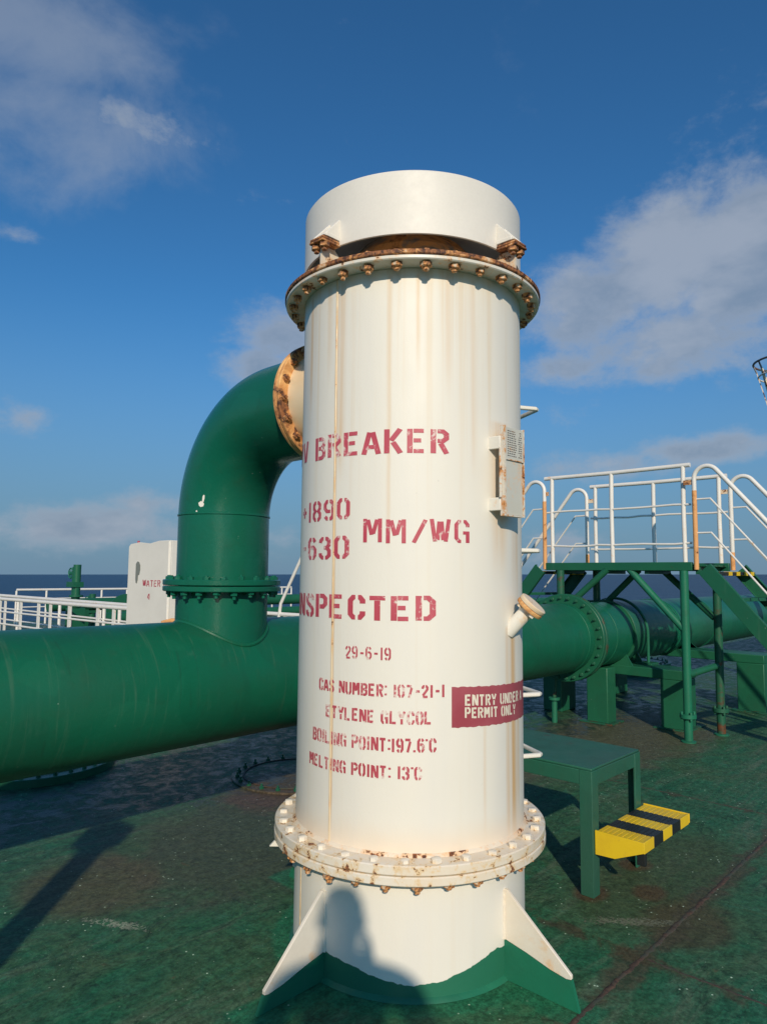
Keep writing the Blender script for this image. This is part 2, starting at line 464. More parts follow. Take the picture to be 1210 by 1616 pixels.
M = {}
M['tower'] = tower_mat()
M['cream'] = paint('cream_paint', CREAM, 0.16, 8)
M['cream_clean'] = paint('clean_cream_paint', (0.80, 0.765, 0.69), 0.0, 6, rough=0.52)
M['cream_rusty'] = paint('cream_paint_with_rust', (0.79, 0.70, 0.56), 0.50, 15, alt=(0.78, 0.58, 0.38), altamt=0.6)
M['flange_low'] = paint('flange_cream_paint', (0.80, 0.74, 0.63), 0.38, 19, alt=(0.78, 0.64, 0.46), altamt=0.55, halo=(0.74, 0.50, 0.22), rustcol=((0.42, 0.17, 0.06), (0.13, 0.05, 0.03)))
M['gusset'] = paint('bracket_paint', (0.80, 0.745, 0.64), 0.10, 5, alt=(0.74, 0.50, 0.27), altamt=0.45)
M['top_flange'] = paint('top_flange_paint', (0.72, 0.70, 0.62), 0.32, 14, alt=(0.70, 0.60, 0.45), altamt=0.4)
M['inner'] = rust_mat('inner_valve_paint', 0.42, (0.14, 0.15, 0.16), 5)
M['cap'] = paint('cap_paint', (0.80, 0.68, 0.50), 0.2, 16, alt=(0.80, 0.56, 0.32), altamt=0.6)
M['neck'] = paint('side_branch_paint', (0.82, 0.66, 0.44), 0.15, 9, alt=(0.80, 0.54, 0.28), altamt=0.7)
M['rust_rim'] = rust_mat('rusted_rim', 0.86)
M['rust_bolt'] = rust_mat('rusted_bolt', 0.66, (0.66, 0.52, 0.38), 40)
M['edge_rust'] = rust_mat('gauge_edge_rust', 0.40, (0.66, 0.62, 0.54), 30)
M['rust_orange'] = rust_mat('orange_rust_paint', 0.30, (0.72, 0.36, 0.14), 12)
M['side_flange'] = rust_mat('side_flange_paint', 0.58, (0.85, 0.50, 0.20), 9)
M['dark'] = paint('dark_inner_metal', (0.12, 0.13, 0.14), 0.45, 6, halo=(0.12, 0.06, 0.04))
M['pipe'] = green_mat('pipe_green')
M['elbow'] = green_mat('elbow_green', (0.006, 0.118, 0.072), 0.20, False, dull=(0.011, 0.106, 0.064))
M['green'] = green_mat('structure_green', (0.014, 0.115, 0.058), 0.4, False, 0.18)
M['green_bright'] = green_mat('fresh_green', (0.012, 0.155, 0.085), 0.42, False, 0.12, dull=(0.02, 0.13, 0.075))
M['green_rusty'] = green_mat('green_with_rust', (0.016, 0.10, 0.055), 0.5, False, 0.5)
M['table'] = green_mat('table_green', (0.020, 0.120, 0.074), 0.42, False, 0.22, dull=(0.035, 0.10, 0.07))
M['deck'] = deck_mat()
M['sea'] = sea_mat()
M['rail'] = paint('rail_white', (0.80, 0.775, 0.72), 0.14, 11)
M['yellow'] = paint('yellow_paint', (0.82, 0.56, 0.02), 0.10, 22, alt=(0.70, 0.44, 0.03), halo=(0.5, 0.28, 0.05))
M['black'] = paint('black_paint', (0.018, 0.02, 0.022), 0.0, 12)
M['opening'] = paint('opening_grey', (0.22, 0.23, 0.20), 0.0, 12)
M['panel'] = paint('grey_panel', (0.62, 0.61, 0.54), 0.25, 12, alt=(0.58, 0.55, 0.44))
M['seam'] = paint('weld_bead_paint', (0.75, 0.62, 0.42), 0.3, 16, alt=(0.70, 0.47, 0.22), altamt=.8)
M['hatch_brown'] = green_mat('hatch_worn', (0.050, 0.058, 0.050), 0.5, False, 0.4, dull=(0.06, 0.05, 0.045))
M['deckseam'] = paint('deck_weld_bead', (0.040, 0.052, 0.036), 0.6, 10, halo=(0.075, 0.055, 0.04), rustcol=((0.095, 0.055, 0.036), (0.04, 0.028, 0.022)), alt=(0.09, 0.085, 0.06), rough=.75)
M['skin'] = paint('skin', (0.45, 0.26, 0.18), 0.0, 9)
M['overall'] = paint('orange_cloth', (0.55, 0.16, 0.04), 0.0, 5, rough=0.8)
M['glass'] = paint('phone_black', (0.01, 0.01, 0.012), 0, 5, rough=0.2)


def letter_mat(name, c, worn=0.62, under=CREAM):
    m, g, p, ob = mat(name)
    a = g.noise(ob, 45, 5, 0.7)
    b = g.noise(ob, 7, 3, 0.5)
    v = g.m('ADD', g.m('MULTIPLY', a, 0.7), g.m('MULTIPLY', b, 0.5))
    t = 0.84 - worn * 0.30
    col = g.mix(g.ss(b, 0.3, 0.7), c, tuple(q * 1.12 + 0.03 for q in c))
    col = g.mix(g.ss(v, t - 0.03, t + 0.07, 0, 0.8), col, under)
    setp(g, p, col, 0.5)
    return m
M['red'] = letter_mat('stencil_red', (0.46, 0.055, 0.085), 0.55)
M['red_thin'] = letter_mat('stencil_red_thin', (0.44, 0.06, 0.085), 0.62)
M['band'] = letter_mat('band_red', (0.33, 0.055, 0.075), 0.12, (0.42, 0.12, 0.13))
M['band_text'] = letter_mat('band_lettering', (0.74, 0.68, 0.55), 0.45, (0.4, 0.12, 0.12))


# ------------------------------------------------------------------ mesh helpers
class MB:
    def __init__(s):
        s.v = []
        s.f = []

    def add(s, verts, faces):
        o = len(s.v)
        s.v += [tuple(q) for q in verts]
        s.f += [tuple(i + o for i in f) for f in faces]
        return s

    def box(s, a, b, rz=0, c=None):
        (x0, y0, z0), (x1, y1, z1) = a, b
        vs = [(x0, y0, z0), (x1, y0, z0), (x1, y1, z0), (x0, y1, z0), (x0, y0, z1), (x1, y0, z1), (x1, y1, z1), (x0, y1, z1)]
        if rz:
            c = c or ((x0 + x1) / 2, (y0 + y1) / 2)
            vs = [(c[0] + (x - c[0]) * math.cos(rz) - (y - c[1]) * math.sin(rz), c[1] + (x - c[0]) * math.sin(rz) + (y - c[1]) * math.cos(rz), z) for x, y, z in vs]
        return s.add(vs, [(0, 3, 2, 1), (4, 5, 6, 7), (0, 1, 5, 4), (1, 2, 6, 5), (2, 3, 7, 6), (3, 0, 4, 7)])

    def obox(s, p, ax, ay, az, hx, hy, hz):
        p, ax, ay, az = Vector(p), Vector(ax).normalized(), Vector(ay).normalized(), Vector(az).normalized()
        vs = []
        for k in (-1, 1):
            for i, j in ((-1, -1), (1, -1), (1, 1), (-1, 1)):
                vs.append(p + ax * hx * i + ay * hy * j + az * hz * k)
        return s.add(vs, [(0, 3, 2, 1), (4, 5, 6, 7), (0, 1, 5, 4), (1, 2, 6, 5), (2, 3, 7, 6), (3, 0, 4, 7)])

    def bar(s, a, b, w, h, up=(0, 0, 1)):
        a, b = Vector(a), Vector(b)
        d = (b - a)
        l = d.length
        d.normalize()
        sx = d.cross(Vector(up)).normalized()
        uz = sx.cross(d)
        return s.obox((a + b) / 2, d, sx, uz, l / 2, w / 2, h / 2)

    def tube(s, pts, r, n=12, caps=True):
        pts = [Vector(p) for p in pts]
        rs = r if isinstance(r, (list, tuple)) else [r] * len(pts)
        o = len(s.v)
        t0 = (pts[1] - pts[0]).normalized()
        u = t0.cross(Vector((0, 0, 1)))
        if u.length < 0.05:
            u = t0.cross(Vector((0, 1, 0)))
        u.normalize()
        for i, p in enumerate(pts):
            if i == 0:
                t = pts[1] - p
            elif i == len(pts) - 1:
                t = p - pts[i - 1]
            else:
                t = (pts[i + 1] - p).normalized() + (p - pts[i - 1]).normalized()
            t.normalize()
            u = (u - t * u.dot(t)).normalized()
            w = t.cross(u)
            for k in range(n):
                a = 2 * PI * k / n
                s.v.append(tuple(p + (u * math.cos(a) + w * math.sin(a)) * rs[i]))
        for i in range(len(pts) - 1):
            for k in range(n):
                a, b = o + i * n + k, o + i * n + (k + 1) % n
                s.f.append((a, b, b + n, a + n))
        if caps:
            s.f.append(tuple(o + k for k in reversed(range(n))))
            s.f.append(tuple(o + (len(pts) - 1) * n + k for k in range(n)))
        return s

    def lathe(s, prof, n=64, M_=None, closed=False):
        """prof: (radius, height) round local Z, M_: matrix"""
        M_ = M_ or Matrix.Identity(4)
        o = len(s.v)
        for (r, z) in prof:
            for k in range(n):
                a = 2 * PI * k / n
                s.v.append(tuple(M_ @ Vector((r * math.cos(a), r * math.sin(a), z))))
        m = len(prof)
        for i in range(m if closed else m - 1):
            j = (i + 1) % m
            for k in range(n):
                s.f.append((o + i * n + k, o + i * n + (k + 1) % n, o + j * n + (k + 1) % n, o + j * n + k))
        if not closed:
            if prof[0][0] > 1e-6:
                s.f.append(tuple(o + k for k in reversed(range(n))))
            if prof[-1][0] > 1e-6:
                s.f.append(tuple(o + (m - 1) * n + k for k in range(n)))
        return s

    def ring(s, r0, r1, z0, z1, n=96, M_=None, bev=0.004):
        b = bev
        return s.lathe([(r0, z0), (r1 - b, z0), (r1, z0 + b), (r1, z1 - b), (r1 - b, z1), (r0, z1)], n, M_, closed=True)

    def prism(s, poly, t, origin, ax, ay):
        """flat polygon in the plane ax, ay extruded by +-t/2 along its normal"""
        ax, ay = Vector(ax).normalized(), Vector(ay).normalized()
        nz = ax.cross(ay)
        O = Vector(origin)
        n = len(poly)
        vs = [O + ax * x + ay * y - nz * t / 2 for x, y in poly] + [O + ax * x + ay * y + nz * t / 2 for x, y in poly]
        fs = [tuple(reversed(range(n))), tuple(range(n, 2 * n))] + [(i, (i + 1) % n, n + (i + 1) % n, n + i) for i in range(n)]
        return s.add(vs, fs)

    def mesh(s, name):
        me = bpy.data.meshes.new(name)
        me.from_pydata(s.v, [], s.f)
        me.update()
        bm = bmesh.new()
        bm.from_mesh(me)
        bmesh.ops.recalc_face_normals(bm, faces=bm.faces)
        bm.to_mesh(me)
        bm.free()
        me.shade_smooth()
        me.set_sharp_from_angle(angle=R(35))
        return me

    def build(s, name, m, parent=None, bevel=0.0, loc=None):
        me = s.mesh(name)
        me.materials.append(m)
        o = bpy.data.objects.new(name, me)
        sc.collection.objects.link(o)
        if parent is not None:
            o.parent = parent
            if loc is None:
                o.matrix_parent_inverse = Matrix.Translation(-Vector(parent_world(parent)))
        if loc is not None:
            o.location = loc
        if bevel:
            b = o.modifiers.new('bevel', 'BEVEL')
            b.width = bevel
            b.segments = 2
            b.limit_method = 'ANGLE'
            b.angle_limit = R(40)
        return o


WL = {}


def parent_world(p):
    v = Vector((0, 0, 0))
    q = p
    while q is not None:
        v = v + q.location + (q.matrix_parent_inverse.translation if q.parent else Vector((0, 0, 0)))
        q = q.parent
    return v


def empty(name, loc, label, cat, group=None):
    o = bpy.data.objects.new(name, None)
    sc.collection.objects.link(o)
    o.location = loc
    o.empty_display_size = 0.2
    return tag(o, label, cat, group)


def tag(o, label=None, cat=None, group=None, kind=None):
    if label:
        o['label'] = label
    if cat:
        o['category'] = cat
    if group:
        o['group'] = group
    if kind:
        o['kind'] = kind
    return o


def inst(src, name, parent, mtx=None):
    """another copy of a part, sharing its mesh, under the same parent"""
    o = src.copy()
    o.name = name
    sc.collection.objects.link(o)
    o.parent = parent
    if mtx is not None:
        o.matrix_parent_inverse = Matrix.Translation(-Vector(parent_world(parent)))
        o.matrix_basis = mtx
    return o


def bolt_mesh(name, r=0.017, head=0.016, stud=0.012):
    b = MB()
    # hex nut with a stud end showing, axis +Z, base at 0
    n = 6
    vs = [(r * math.cos(PI / 3 * k), r * math.sin(PI / 3 * k), z) for z in (0, head * 0.85) for k in range(n)]
    vs += [(r * 0.8 * math.cos(PI / 3 * k), r * 0.8 * math.sin(PI / 3 * k), head) for k in range(n)]
    fs = [tuple(reversed(range(n))), tuple(range(2 * n, 3 * n))]
    for j in (0, n):
        fs += [(j + i, j + (i + 1) % n, j + n + (i + 1) % n, j + n + i) for i in range(n)]
    b.add(vs, fs)
    if stud:
        b.tube([(0, 0, head - 0.002), (0, 0, head + stud)], r * 0.5, 8)
    return b.mesh(name)


def bolts(parent, name, me, m, rad, n, centre, axis, off=0.0, phase=0.0, jitter=0.0):
    """n bolts on a pitch circle round centre; axis is the way the nut points"""
    axis = Vector(axis).normalized()
    q = axis.to_track_quat('Z', 'Y').to_matrix()
    me2 = me.copy()
    me2.materials.clear()
    me2.materials.append(m)
    base = Matrix.Translation(-Vector(parent_world(parent)))
    for k in range(n):
        a = 2 * PI * (k + phase) / n
        p = Vector(centre) + q @ Vector((rad * math.cos(a), rad * math.sin(a), off))
        o = bpy.data.objects.new(name, me2)
        sc.collection.objects.link(o)
        o.parent = parent
        o.matrix_parent_inverse = base
        sc_ = random.uniform(.88, 1.12)
        tl = Matrix.Rotation(random.uniform(-.05, .05), 3, 'X') @ Matrix.Rotation(random.uniform(-.05, .05), 3, 'Y')
        o.matrix_basis = Matrix.Translation(p) @ (q @ tl @ Matrix.Rotation(a + random.uniform(-.5, .5), 3, 'Z') @ Matrix.Diagonal((sc_, sc_, random.uniform(.85, 1.35)))).to_4x4()


# ------------------------------------------------------------------ stencil lettering
def arc(pts):
    return pts
GL = {
 'A': [[(.6, 0), (2.5, 9.2)], [(3.5, 9.2), (5.4, 0)], [(1.9, 3.0), (4.0, 3.0)]],
 'B': [[(1, 0), (1, 10)], [(2.2, 9.2), (4.0, 9.2), (5, 8.2), (5, 6.5), (4.2, 5.5)], [(4.2, 4.8), (5.1, 3.8), (5.1, 1.8), (4.0, .8), (2.2, .8)], [(2.2, 5.1), (3.6, 5.1)]],
 'C': [[(2.7, 9.2), (2.0, 9.2), (1, 7.8), (1, 2.2), (2.0, .8), (2.7, .8)], [(3.6, 9.2), (4.2, 9.2), (5.1, 7.9), (5.1, 6.6)], [(3.6, .8), (4.2, .8), (5.1, 2.1), (5.1, 3.4)]],
 'D': [[(1, 0), (1, 10)], [(2.4, 9.2), (3.8, 9.2), (5.1, 7.6), (5.1, 2.4), (3.8, .8), (2.4, .8)]],
 'E': [[(1, 0), (1, 10)], [(2.1, 9.2), (5.2, 9.2)], [(2.1, 5.2), (4.4, 5.2)], [(2.1, .8), (5.2, .8)]],
 'G': [[(2.7, 9.2), (2.0, 9.2), (1, 7.8), (1, 2.2), (2.0, .8), (2.7, .8)], [(3.6, 9.2), (4.2, 9.2), (5.1, 7.9), (5.1, 6.9)], [(3.4, 4.4), (5.1, 4.4), (5.1, .2)]],
 'I': [[(1.5, 0), (1.5, 10)]],
 'K': [[(1, 0), (1, 10)], [(2.3, 5.2), (5.1, 10)], [(2.9, 4.6), (5.2, 0)]],
 'L': [[(1, 0), (1, 10)], [(2.1, .8), (5.2, .8)]],
 'M': [[(.9, 0), (.9, 10)], [(1.9, 9.6), (3.2, 3.2)], [(3.7, 3.6), (5.0, 9.6)], [(6.0, 0), (6.0, 10)]],
 'N': [[(.9, 0), (.9, 10)], [(1.9, 9.4), (4.3, .8)], [(5.3, 0), (5.3, 10)]],
 'O': [[(2.6, 9.2), (2.0, 9.2), (1, 7.8), (1, 2.2), (2.0, .8), (2.6, .8)], [(3.6, 9.2), (4.2, 9.2), (5.2, 7.8), (5.2, 2.2), (4.2, .8), (3.6, .8)]],
 'P': [[(1, 0), (1, 10)], [(2.3, 9.2), (4.0, 9.2), (5.1, 8.1), (5.1, 5.8), (4.0, 4.6), (2.3, 4.6)]],
 'R': [[(1, 0), (1, 10)], [(2.3, 9.2), (4.0, 9.2), (5.1, 8.1), (5.1, 6.3), (4.0, 5.2), (2.3, 5.2)], [(3.3, 4.2), (5.2, 0)]],
 'S': [[(5.0, 7.4), (4.9, 8.4), (4.1, 9.2), (3.5, 9.2)], [(2.7, 9.2), (2.0, 9.2), (1.1, 8.2), (1.1, 6.8), (2.0, 5.7), (4.2, 4.3), (5.0, 3.2), (5.0, 1.8), (4.2, .8), (3.5, .8)], [(2.7, .8), (2.0, .8), (1.1, 1.6), (1.0, 2.8)]],
 'T': [[(3, 0), (3, 8.2)], [(.6, 9.2), (5.4, 9.2)]],
 'U': [[(1, 10), (1, 2.2), (2.0, .8), (2.6, .8)], [(5.1, 10), (5.1, 2.2), (4.1, .8), (3.5, .8)]],
 'V': [[(.8, 10), (2.6, .8)], [(5.2, 10), (3.5, .8)]],
 'W': [[(.5, 10), (1.6, .6)], [(3.0, 9), (2.4, 1.2)], [(3.7, 9), (4.3, 1.2)], [(6.2, 10), (5.1, .6)]],
 'Y': [[(.7, 10), (2.5, 5.2)], [(5.3, 10), (3.5, 5.2)], [(3, 4.2), (3, 0)]],
 'X': [[(.7, 10), (5.3, 0)]],
 '0': [[(2.6, 9.2), (2.0, 9.2), (1, 7.8), (1, 2.2), (2.0, .8), (2.6, .8)], [(3.5, 9.2), (4.1, 9.2), (5.1, 7.8), (5.1, 2.2), (4.1, .8), (3.5, .8)]],
 '1': [[(1.6, 0), (1.6, 10)]],
 '2': [[(1, 7.2), (1.2, 8.4), (2.0, 9.2), (2.7, 9.2)], [(3.5, 9.2), (4.2, 9.2), (5.0, 8.2), (5.0, 6.6), (1.3, 1.8)], [(1.2, .7), (5.2, .7)]],
 '3': [[(1, 7.4), (1.2, 8.4), (2.0, 9.2), (2.6, 9.2)], [(3.4, 9.2), (4.1, 9.2), (5.0, 8.2), (5.0, 6.4), (4.1, 5.2), (2.8, 5.2)], [(4.3, 4.9), (5.1, 3.8), (5.1, 1.8), (4.1, .8), (3.4, .8)], [(2.6, .8), (2.0, .8), (1.1, 1.7), (1, 2.8)]],
 '4': [[(4.3, 0), (4.3, 10)], [(3.2, 9.4), (.8, 3.6)], [(.8, 2.8), (3.2, 2.8)]],
 '6': [[(5.0, 8.0), (4.1, 9.2), (3.5, 9.2)], [(2.7, 9.2), (2.0, 9.2), (1, 7.8), (1, 2.2), (2.0, .8), (2.7, .8)], [(2.3, 5.6), (4.1, 5.6), (5.1, 4.4), (5.1, 2.2), (4.1, .8), (3.5, .8)]],
 '7': [[(.8, 9.2), (4.9, 9.2)], [(4.9, 8.0), (2.7, 0)]],
 '8': [[(2.6, 9.2), (2.0, 9.2), (1.1, 8.2), (1.1, 6.4), (2.1, 5.1), (1, 3.8), (1, 2.0), (2.0, .8), (2.6, .8)], [(3.5, 9.2), (4.1, 9.2), (5.0, 8.2), (5.0, 6.4), (4.0, 5.1), (5.1, 3.8), (5.1, 2.0), (4.1, .8), (3.5, .8)]],
 '9': [[(1.1, 2.0), (2.0, .8), (2.6, .8)], [(3.4, .8), (4.1, .8), (5.1, 2.2), (5.1, 7.8), (4.1, 9.2), (3.4, 9.2)], [(2.6, 9.2), (2.0, 9.2), (1, 7.8), (1, 5.8), (2.0, 4.4), (3.8, 4.4)]],
 '+': [[(.8, 5), (5.2, 5)], [(3, 5.9), (3, 7.6)], [(3, 4.1), (3, 2.4)]],
 '-': [[(1.2, 5), (4.4, 5)]],
 '/': [[(1.0, .2), (4.8, 9.8)]],
 ':': [[(1.2, 7.4), (1.2, 9.0)], [(1.2, 1.2), (1.2, 2.8)]],
 '.': [[(1.2, .2), (1.2, 1.8)]],
 "'": [[(1.2, 8.2), (1.2, 9.8)]],
}
ADV = {'I': .52, '1': .55, ':': .42, '.': .42, "'": .42, ' ': .62, '-': .85, '/': .92, 'M': 1.12, 'W': 1.12}


def ribbon(pts, hw):
    """mitred ribbon, returns left/right point lists"""
    P = [Vector((a, b)) for a, b in pts]
    # subdivide
    Q = [P[0]]
    for a, b in zip(P, P[1:]):
        k = max(1, int((b - a).length / 2.5))
        for i in range(1, k + 1):
            Q.append(a + (b - a) * i / k)
    L, Rr = [], []
    for i, p in enumerate(Q):
        if i == 0:
            t = Q[1] - p
            t.normalize()
            nrm = Vector((-t.y, t.x)) * hw
        elif i == len(Q) - 1:
            t = (p - Q[i - 1]).normalized()
            nrm = Vector((-t.y, t.x)) * hw
        else:
            t1, t2 = (p - Q[i - 1]).normalized(), (Q[i + 1] - p).normalized()
            n1, n2 = Vector((-t1.y, t1.x)), Vector((-t2.y, t2.x))
            mm = (n1 + n2).normalized()
            nrm = mm * (hw / max(0.5, mm.dot(n1)))
        L.append(p + nrm)
        Rr.append(p - nrm)
    return L, Rr


def text_mesh(mb, s, place, hw=0.95, jit=0.12):
    """place(u, v): u runs 0..1 over the whole line, v 0..1 over its height"""
    adv = [ADV.get(c, 1.0) for c in s]
    tot = sum(adv)
    pos = 0
    for c, a in zip(s, adv):
        if c in GL:
            dy = random.uniform(-jit, jit) * 1.8
            pj = random.uniform(-.035, .035)
            unit = 7.0
            for st in GL[c]:
                L, Rr = ribbon(st, hw)
                vs = []
                for p in L + Rr:
                    vs.append(place((pos + pj + p.x / unit) / tot, (p.y + dy) / 10.0))
                n = len(L)
                mb.add(vs, [(i, n + i, n + i + 1, i + 1) for i in range(n - 1)])
        pos += a
    return mb


def on_tower(az0, az1, z0, z1, r=0.5012, dz=0.0):
    def f(u, v):
        a = R(az0 + (az1 - az0) * u - 138.94)
        return (r * math.cos(a), r * math.sin(a), z0 + (z1 - z0) * v + dz * u)
    return f


# ------------------------------------------------------------------ sea, deck
sea = MB()
NS = 1
S = 30000
sea.add([(-S, -S, -9), (S, -S, -9), (S, S, -9), (-S, S, -9)], [(0, 1, 2, 3)])
seao = tag(sea.build('sea', M['sea']), kind='structure')
_piv = Vector((CAM.x, CAM.y, -9))
_ax = -Vector((math.cos(YAW), math.sin(YAW), 0))
seao.matrix_world = Matrix.Translation(_piv) @ Matrix.Rotation(ROLL, 4, _ax) @ Matrix.Translation(-_piv)   # the ship heels slightly

dk = MB()
dk.box((-16, -14, -0.6), (27, 21, 0.0))
deck = dk.build('deck', M['deck'])
tag(deck, kind='structure')
hull = MB()
hull.box((-15.9, -13.9, -9.5), (26.9, 20.9, -0.605))
tag(hull.build('hull', M['green']), kind='structure')


def bead(name, a, b, w=0.012, h=0.005, n=120):
    """a rough weld bead lying on the deck"""
    a, b = Vector(a), Vector(b)
    d = (b - a)
    t = d.normalized()
    sdv = Vector((-t.y, t.x, 0))
    mb = MB()
    vs, fs = [], []
    for i in range(n + 1):
        p = a + d * i / n + sdv * random.uniform(-.004, .004)
        ww = w * random.uniform(.75, 1.25)
        hh = h * random.uniform(.7, 1.25)
        for k, (q, e) in enumerate(((-1, 0), (-.6, .8), (0, 1), (.6, .8), (1, 0))):
            vs.append(p + sdv * ww * q + Vector((0, 0, hh * e + (0.001 if e == 0 else 0) - 0.002)))
    for i in range(n):
        for k in range(4):
            o = i * 5 + k
            fs.append((o, o + 1, o + 6, o + 5))
    mb.add(vs, fs)
    return tag(mb.build(name, M['deckseam']), kind='structure')
bead('deck_weld', (-3, -0.82, 0), (9, -0.82, 0), n=500)
bead('deck_weld', (2.8, -5, 0), (2.8, 1.2, 0), 0.009, 0.003, 300)
bead('deck_weld', (0.52, -4, 0), (0.52, -0.84, 0), 0.009, 0.003, 150)
bead('deck_weld', (-3, 4.2, 0), (9, 4.2, 0), n=200)

# ------------------------------------------------------------------ the tower
T = empty('breaker_tower', (0, 0, 0), 'tall cream white vent tower with red stencilled writing and rusty bolted flanges', 'vent tower')
b = MB()
b.lathe([(0.5, 0.512), (0.5, 2.785)], 128)
shell = b.build('shell', M['tower'], T)
b = MB()
b.lathe([(0.5, 0.0), (0.5, 0.438)], 128)
b.build('foot', M['tower'], T)
# fillet weld where the shell meets the flange
b = MB()
b.lathe([(0.500, 0.524), (0.507, 0.519), (0.512, 0.512)], 128)
b.build('fillet_weld', M['cream_rusty'], shell)
b = MB()
b.lathe([(0.500, 0.016), (0.508, 0.010), (0.516, 0.001)], 128)
b.build('deck_weld_fillet', M['green_bright'], T)
# bottom flange pair
nb, nbs = bolt_mesh('nut', 0.022, 0.019, 0.010), bolt_mesh('bolt_head', 0.018, 0.014, 0)
b = MB()
b.ring(0.49, 0.590, 0.440, 0.4735, 128)
f1 = b.build('lower_flange', M['flange_low'], T)
b = MB()
b.ring(0.49, 0.588, 0.4765, 0.512, 128)
f2 = b.build('lower_flange', M['flange_low'], T)
bolts(T, 'bolt', nbs, M['flange_low'], 0.553, 30, (0, 0, 0.512), (0, 0, 1), 0, 0.3)
bolts(T, 'nut', nb, M['rust_bolt'], 0.555, 30, (0, 0, 0.440), (0, 0, -1), 0, 0.3)
# small lug on the left of the bottom flange
b = MB()
b.prism([(0, 0), (0.05, 0.03), (0.11, 0.035), (0.09, 0.055), (0, 0.06)], 0.012, (0.50 * math.cos(R(146)), 0.50 * math.sin(R(146)), 0.375), (math.cos(R(146)), math.sin(R(146)), 0), (0, 0, 1))
b.build('lug', M['cream'], T)
# top flange, rusted rim
b = MB()
b.ring(0.49, 0.588, 2.786, 2.804, 128)
tf = b.build('top_flange', M['top_flange'], T)
b = MB()
b.ring(0.30, 0.593, 2.805, 2.824, 128, bev=0.003)
b.build('top_rim', M['rust_rim'], T)
bolts(T, 'bolt', nb, M['rust_bolt'], 0.552, 30, (0, 0, 2.786), (0, 0, -1), 0, 0.1)
bolts(T, 'nut', nbs, M['rust_rim'], 0.560, 30, (0, 0, 2.824), (0, 0, 1), -0.003, -0.1)
# hood
b = MB()
b.lathe([(0.0, 3.16), (0.495, 3.15), (0.495, 2.930), (0.505, 2.930), (0.505, 3.192), (0.500, 3.199), (0.0, 3.212)], 128)
hood = b.build('hood', M['cream_clean'], T)
b = MB()
b.lathe([(0.30, 2.8262), (0.30, 3.00), (0.25, 3.06), (0.0, 3.08)], 64)
b.build('inner_valve', M['inner'], T)
b = MB()
b.lathe([(0.490, 2.8245), (0.490, 2.8258), (0.0, 2.8260)], 96)
b.build('bounce_disc', M['cream_clean'], T)  # added pale disc that bounces sunlight up into the dark hood
# hood brackets on the ship's axes
for a in (180, -90, 0, 90):
    ca, sa = math.cos(R(a)), math.sin(R(a))
    ex, ey = Vector((ca, sa, 0)), Vector((-sa, ca, 0))
    b = MB()
    b.prism([(0.40, 0.0), (0.572, 0.0), (0.572, 0.093), (0.50, 0.093)], 0.012, (0, 0, 2.8245), ex, (0, 0, 1))
    st = b.build('bracket', M['cream_rusty'], T)
    b = MB()
    b.obox(ex * 0.553 + Vector((0, 0, 2.925)), ex, ey, (0, 0, 1), 0.050, 0.042, 0.005)
    b.obox(ex * 0.553 + Vector((0, 0, 2.9365)), ex, ey, (0, 0, 1), 0.048, 0.040, 0.005)
    pl = b.build('bracket_plate', M['rust_rim'], st, 0.003)
    b = MB()
    for s in (-1, 1):
        b.prism([(0.0, 0), (0.088, 0), (0.07, 0.02), (0.0, 0.095)], 0.012, ex * 0.503 + ey * 0.030 * s + Vector((0, 0, 2.948)), ex, (0, 0, 1))
    b.obox(ex * 0.54 + Vector((0, 0, 2.956)), ex, ey, (0, 0, 1), 0.036, 0.038, 0.008)
    b.build('hood_lug', M['cream_clean'], hood, 0.002)
    for s in (-1, 1):
        o = bpy.data.objects.new('bolt', nb.copy())
        o.data.materials.clear()
        o.data.materials.append(M['rust_rim'])
        sc.collection.objects.link(o)
        o.parent = st
        o.matrix_parent_inverse = Matrix.Translation(-Vector(parent_world(st)))
        o.matrix_basis = Matrix.Translation(ex * 0.576 + ey * 0.024 * s + Vector((0, 0, 2.918))) @ Matrix.Rotation(PI, 4, 'X')
# vertical seams
def seam(deg, z0, z1, name='weld_seam'):
    b = MB()
    n = 60
    vs, fs = [], []
    a0 = R(deg - 138.94)
    for i in range(n + 1):
        z = z0 + (z1 - z0) * i / n
        for q, e in ((-1, 0), (-.5, .7), (.5, .7), (1, 0)):
            a = a0 + q * 0.009 * random.uniform(.8, 1.2)
            r = 0.5005 + e * 0.0032 * random.uniform(.8, 1.2)
            vs.append((r * math.cos(a), r * math.sin(a), z))
    for i in range(n):
        for k in range(3):
            o = i * 4 + k
            fs.append((o, o + 1, o + 5, o + 4))
    b.add(vs, fs)
    b.build(name, M['seam'], shell if z0 > .5 else T)
seam(-38.4, 0.52, 2.784)
seam(-62, 0.08, 0.438)
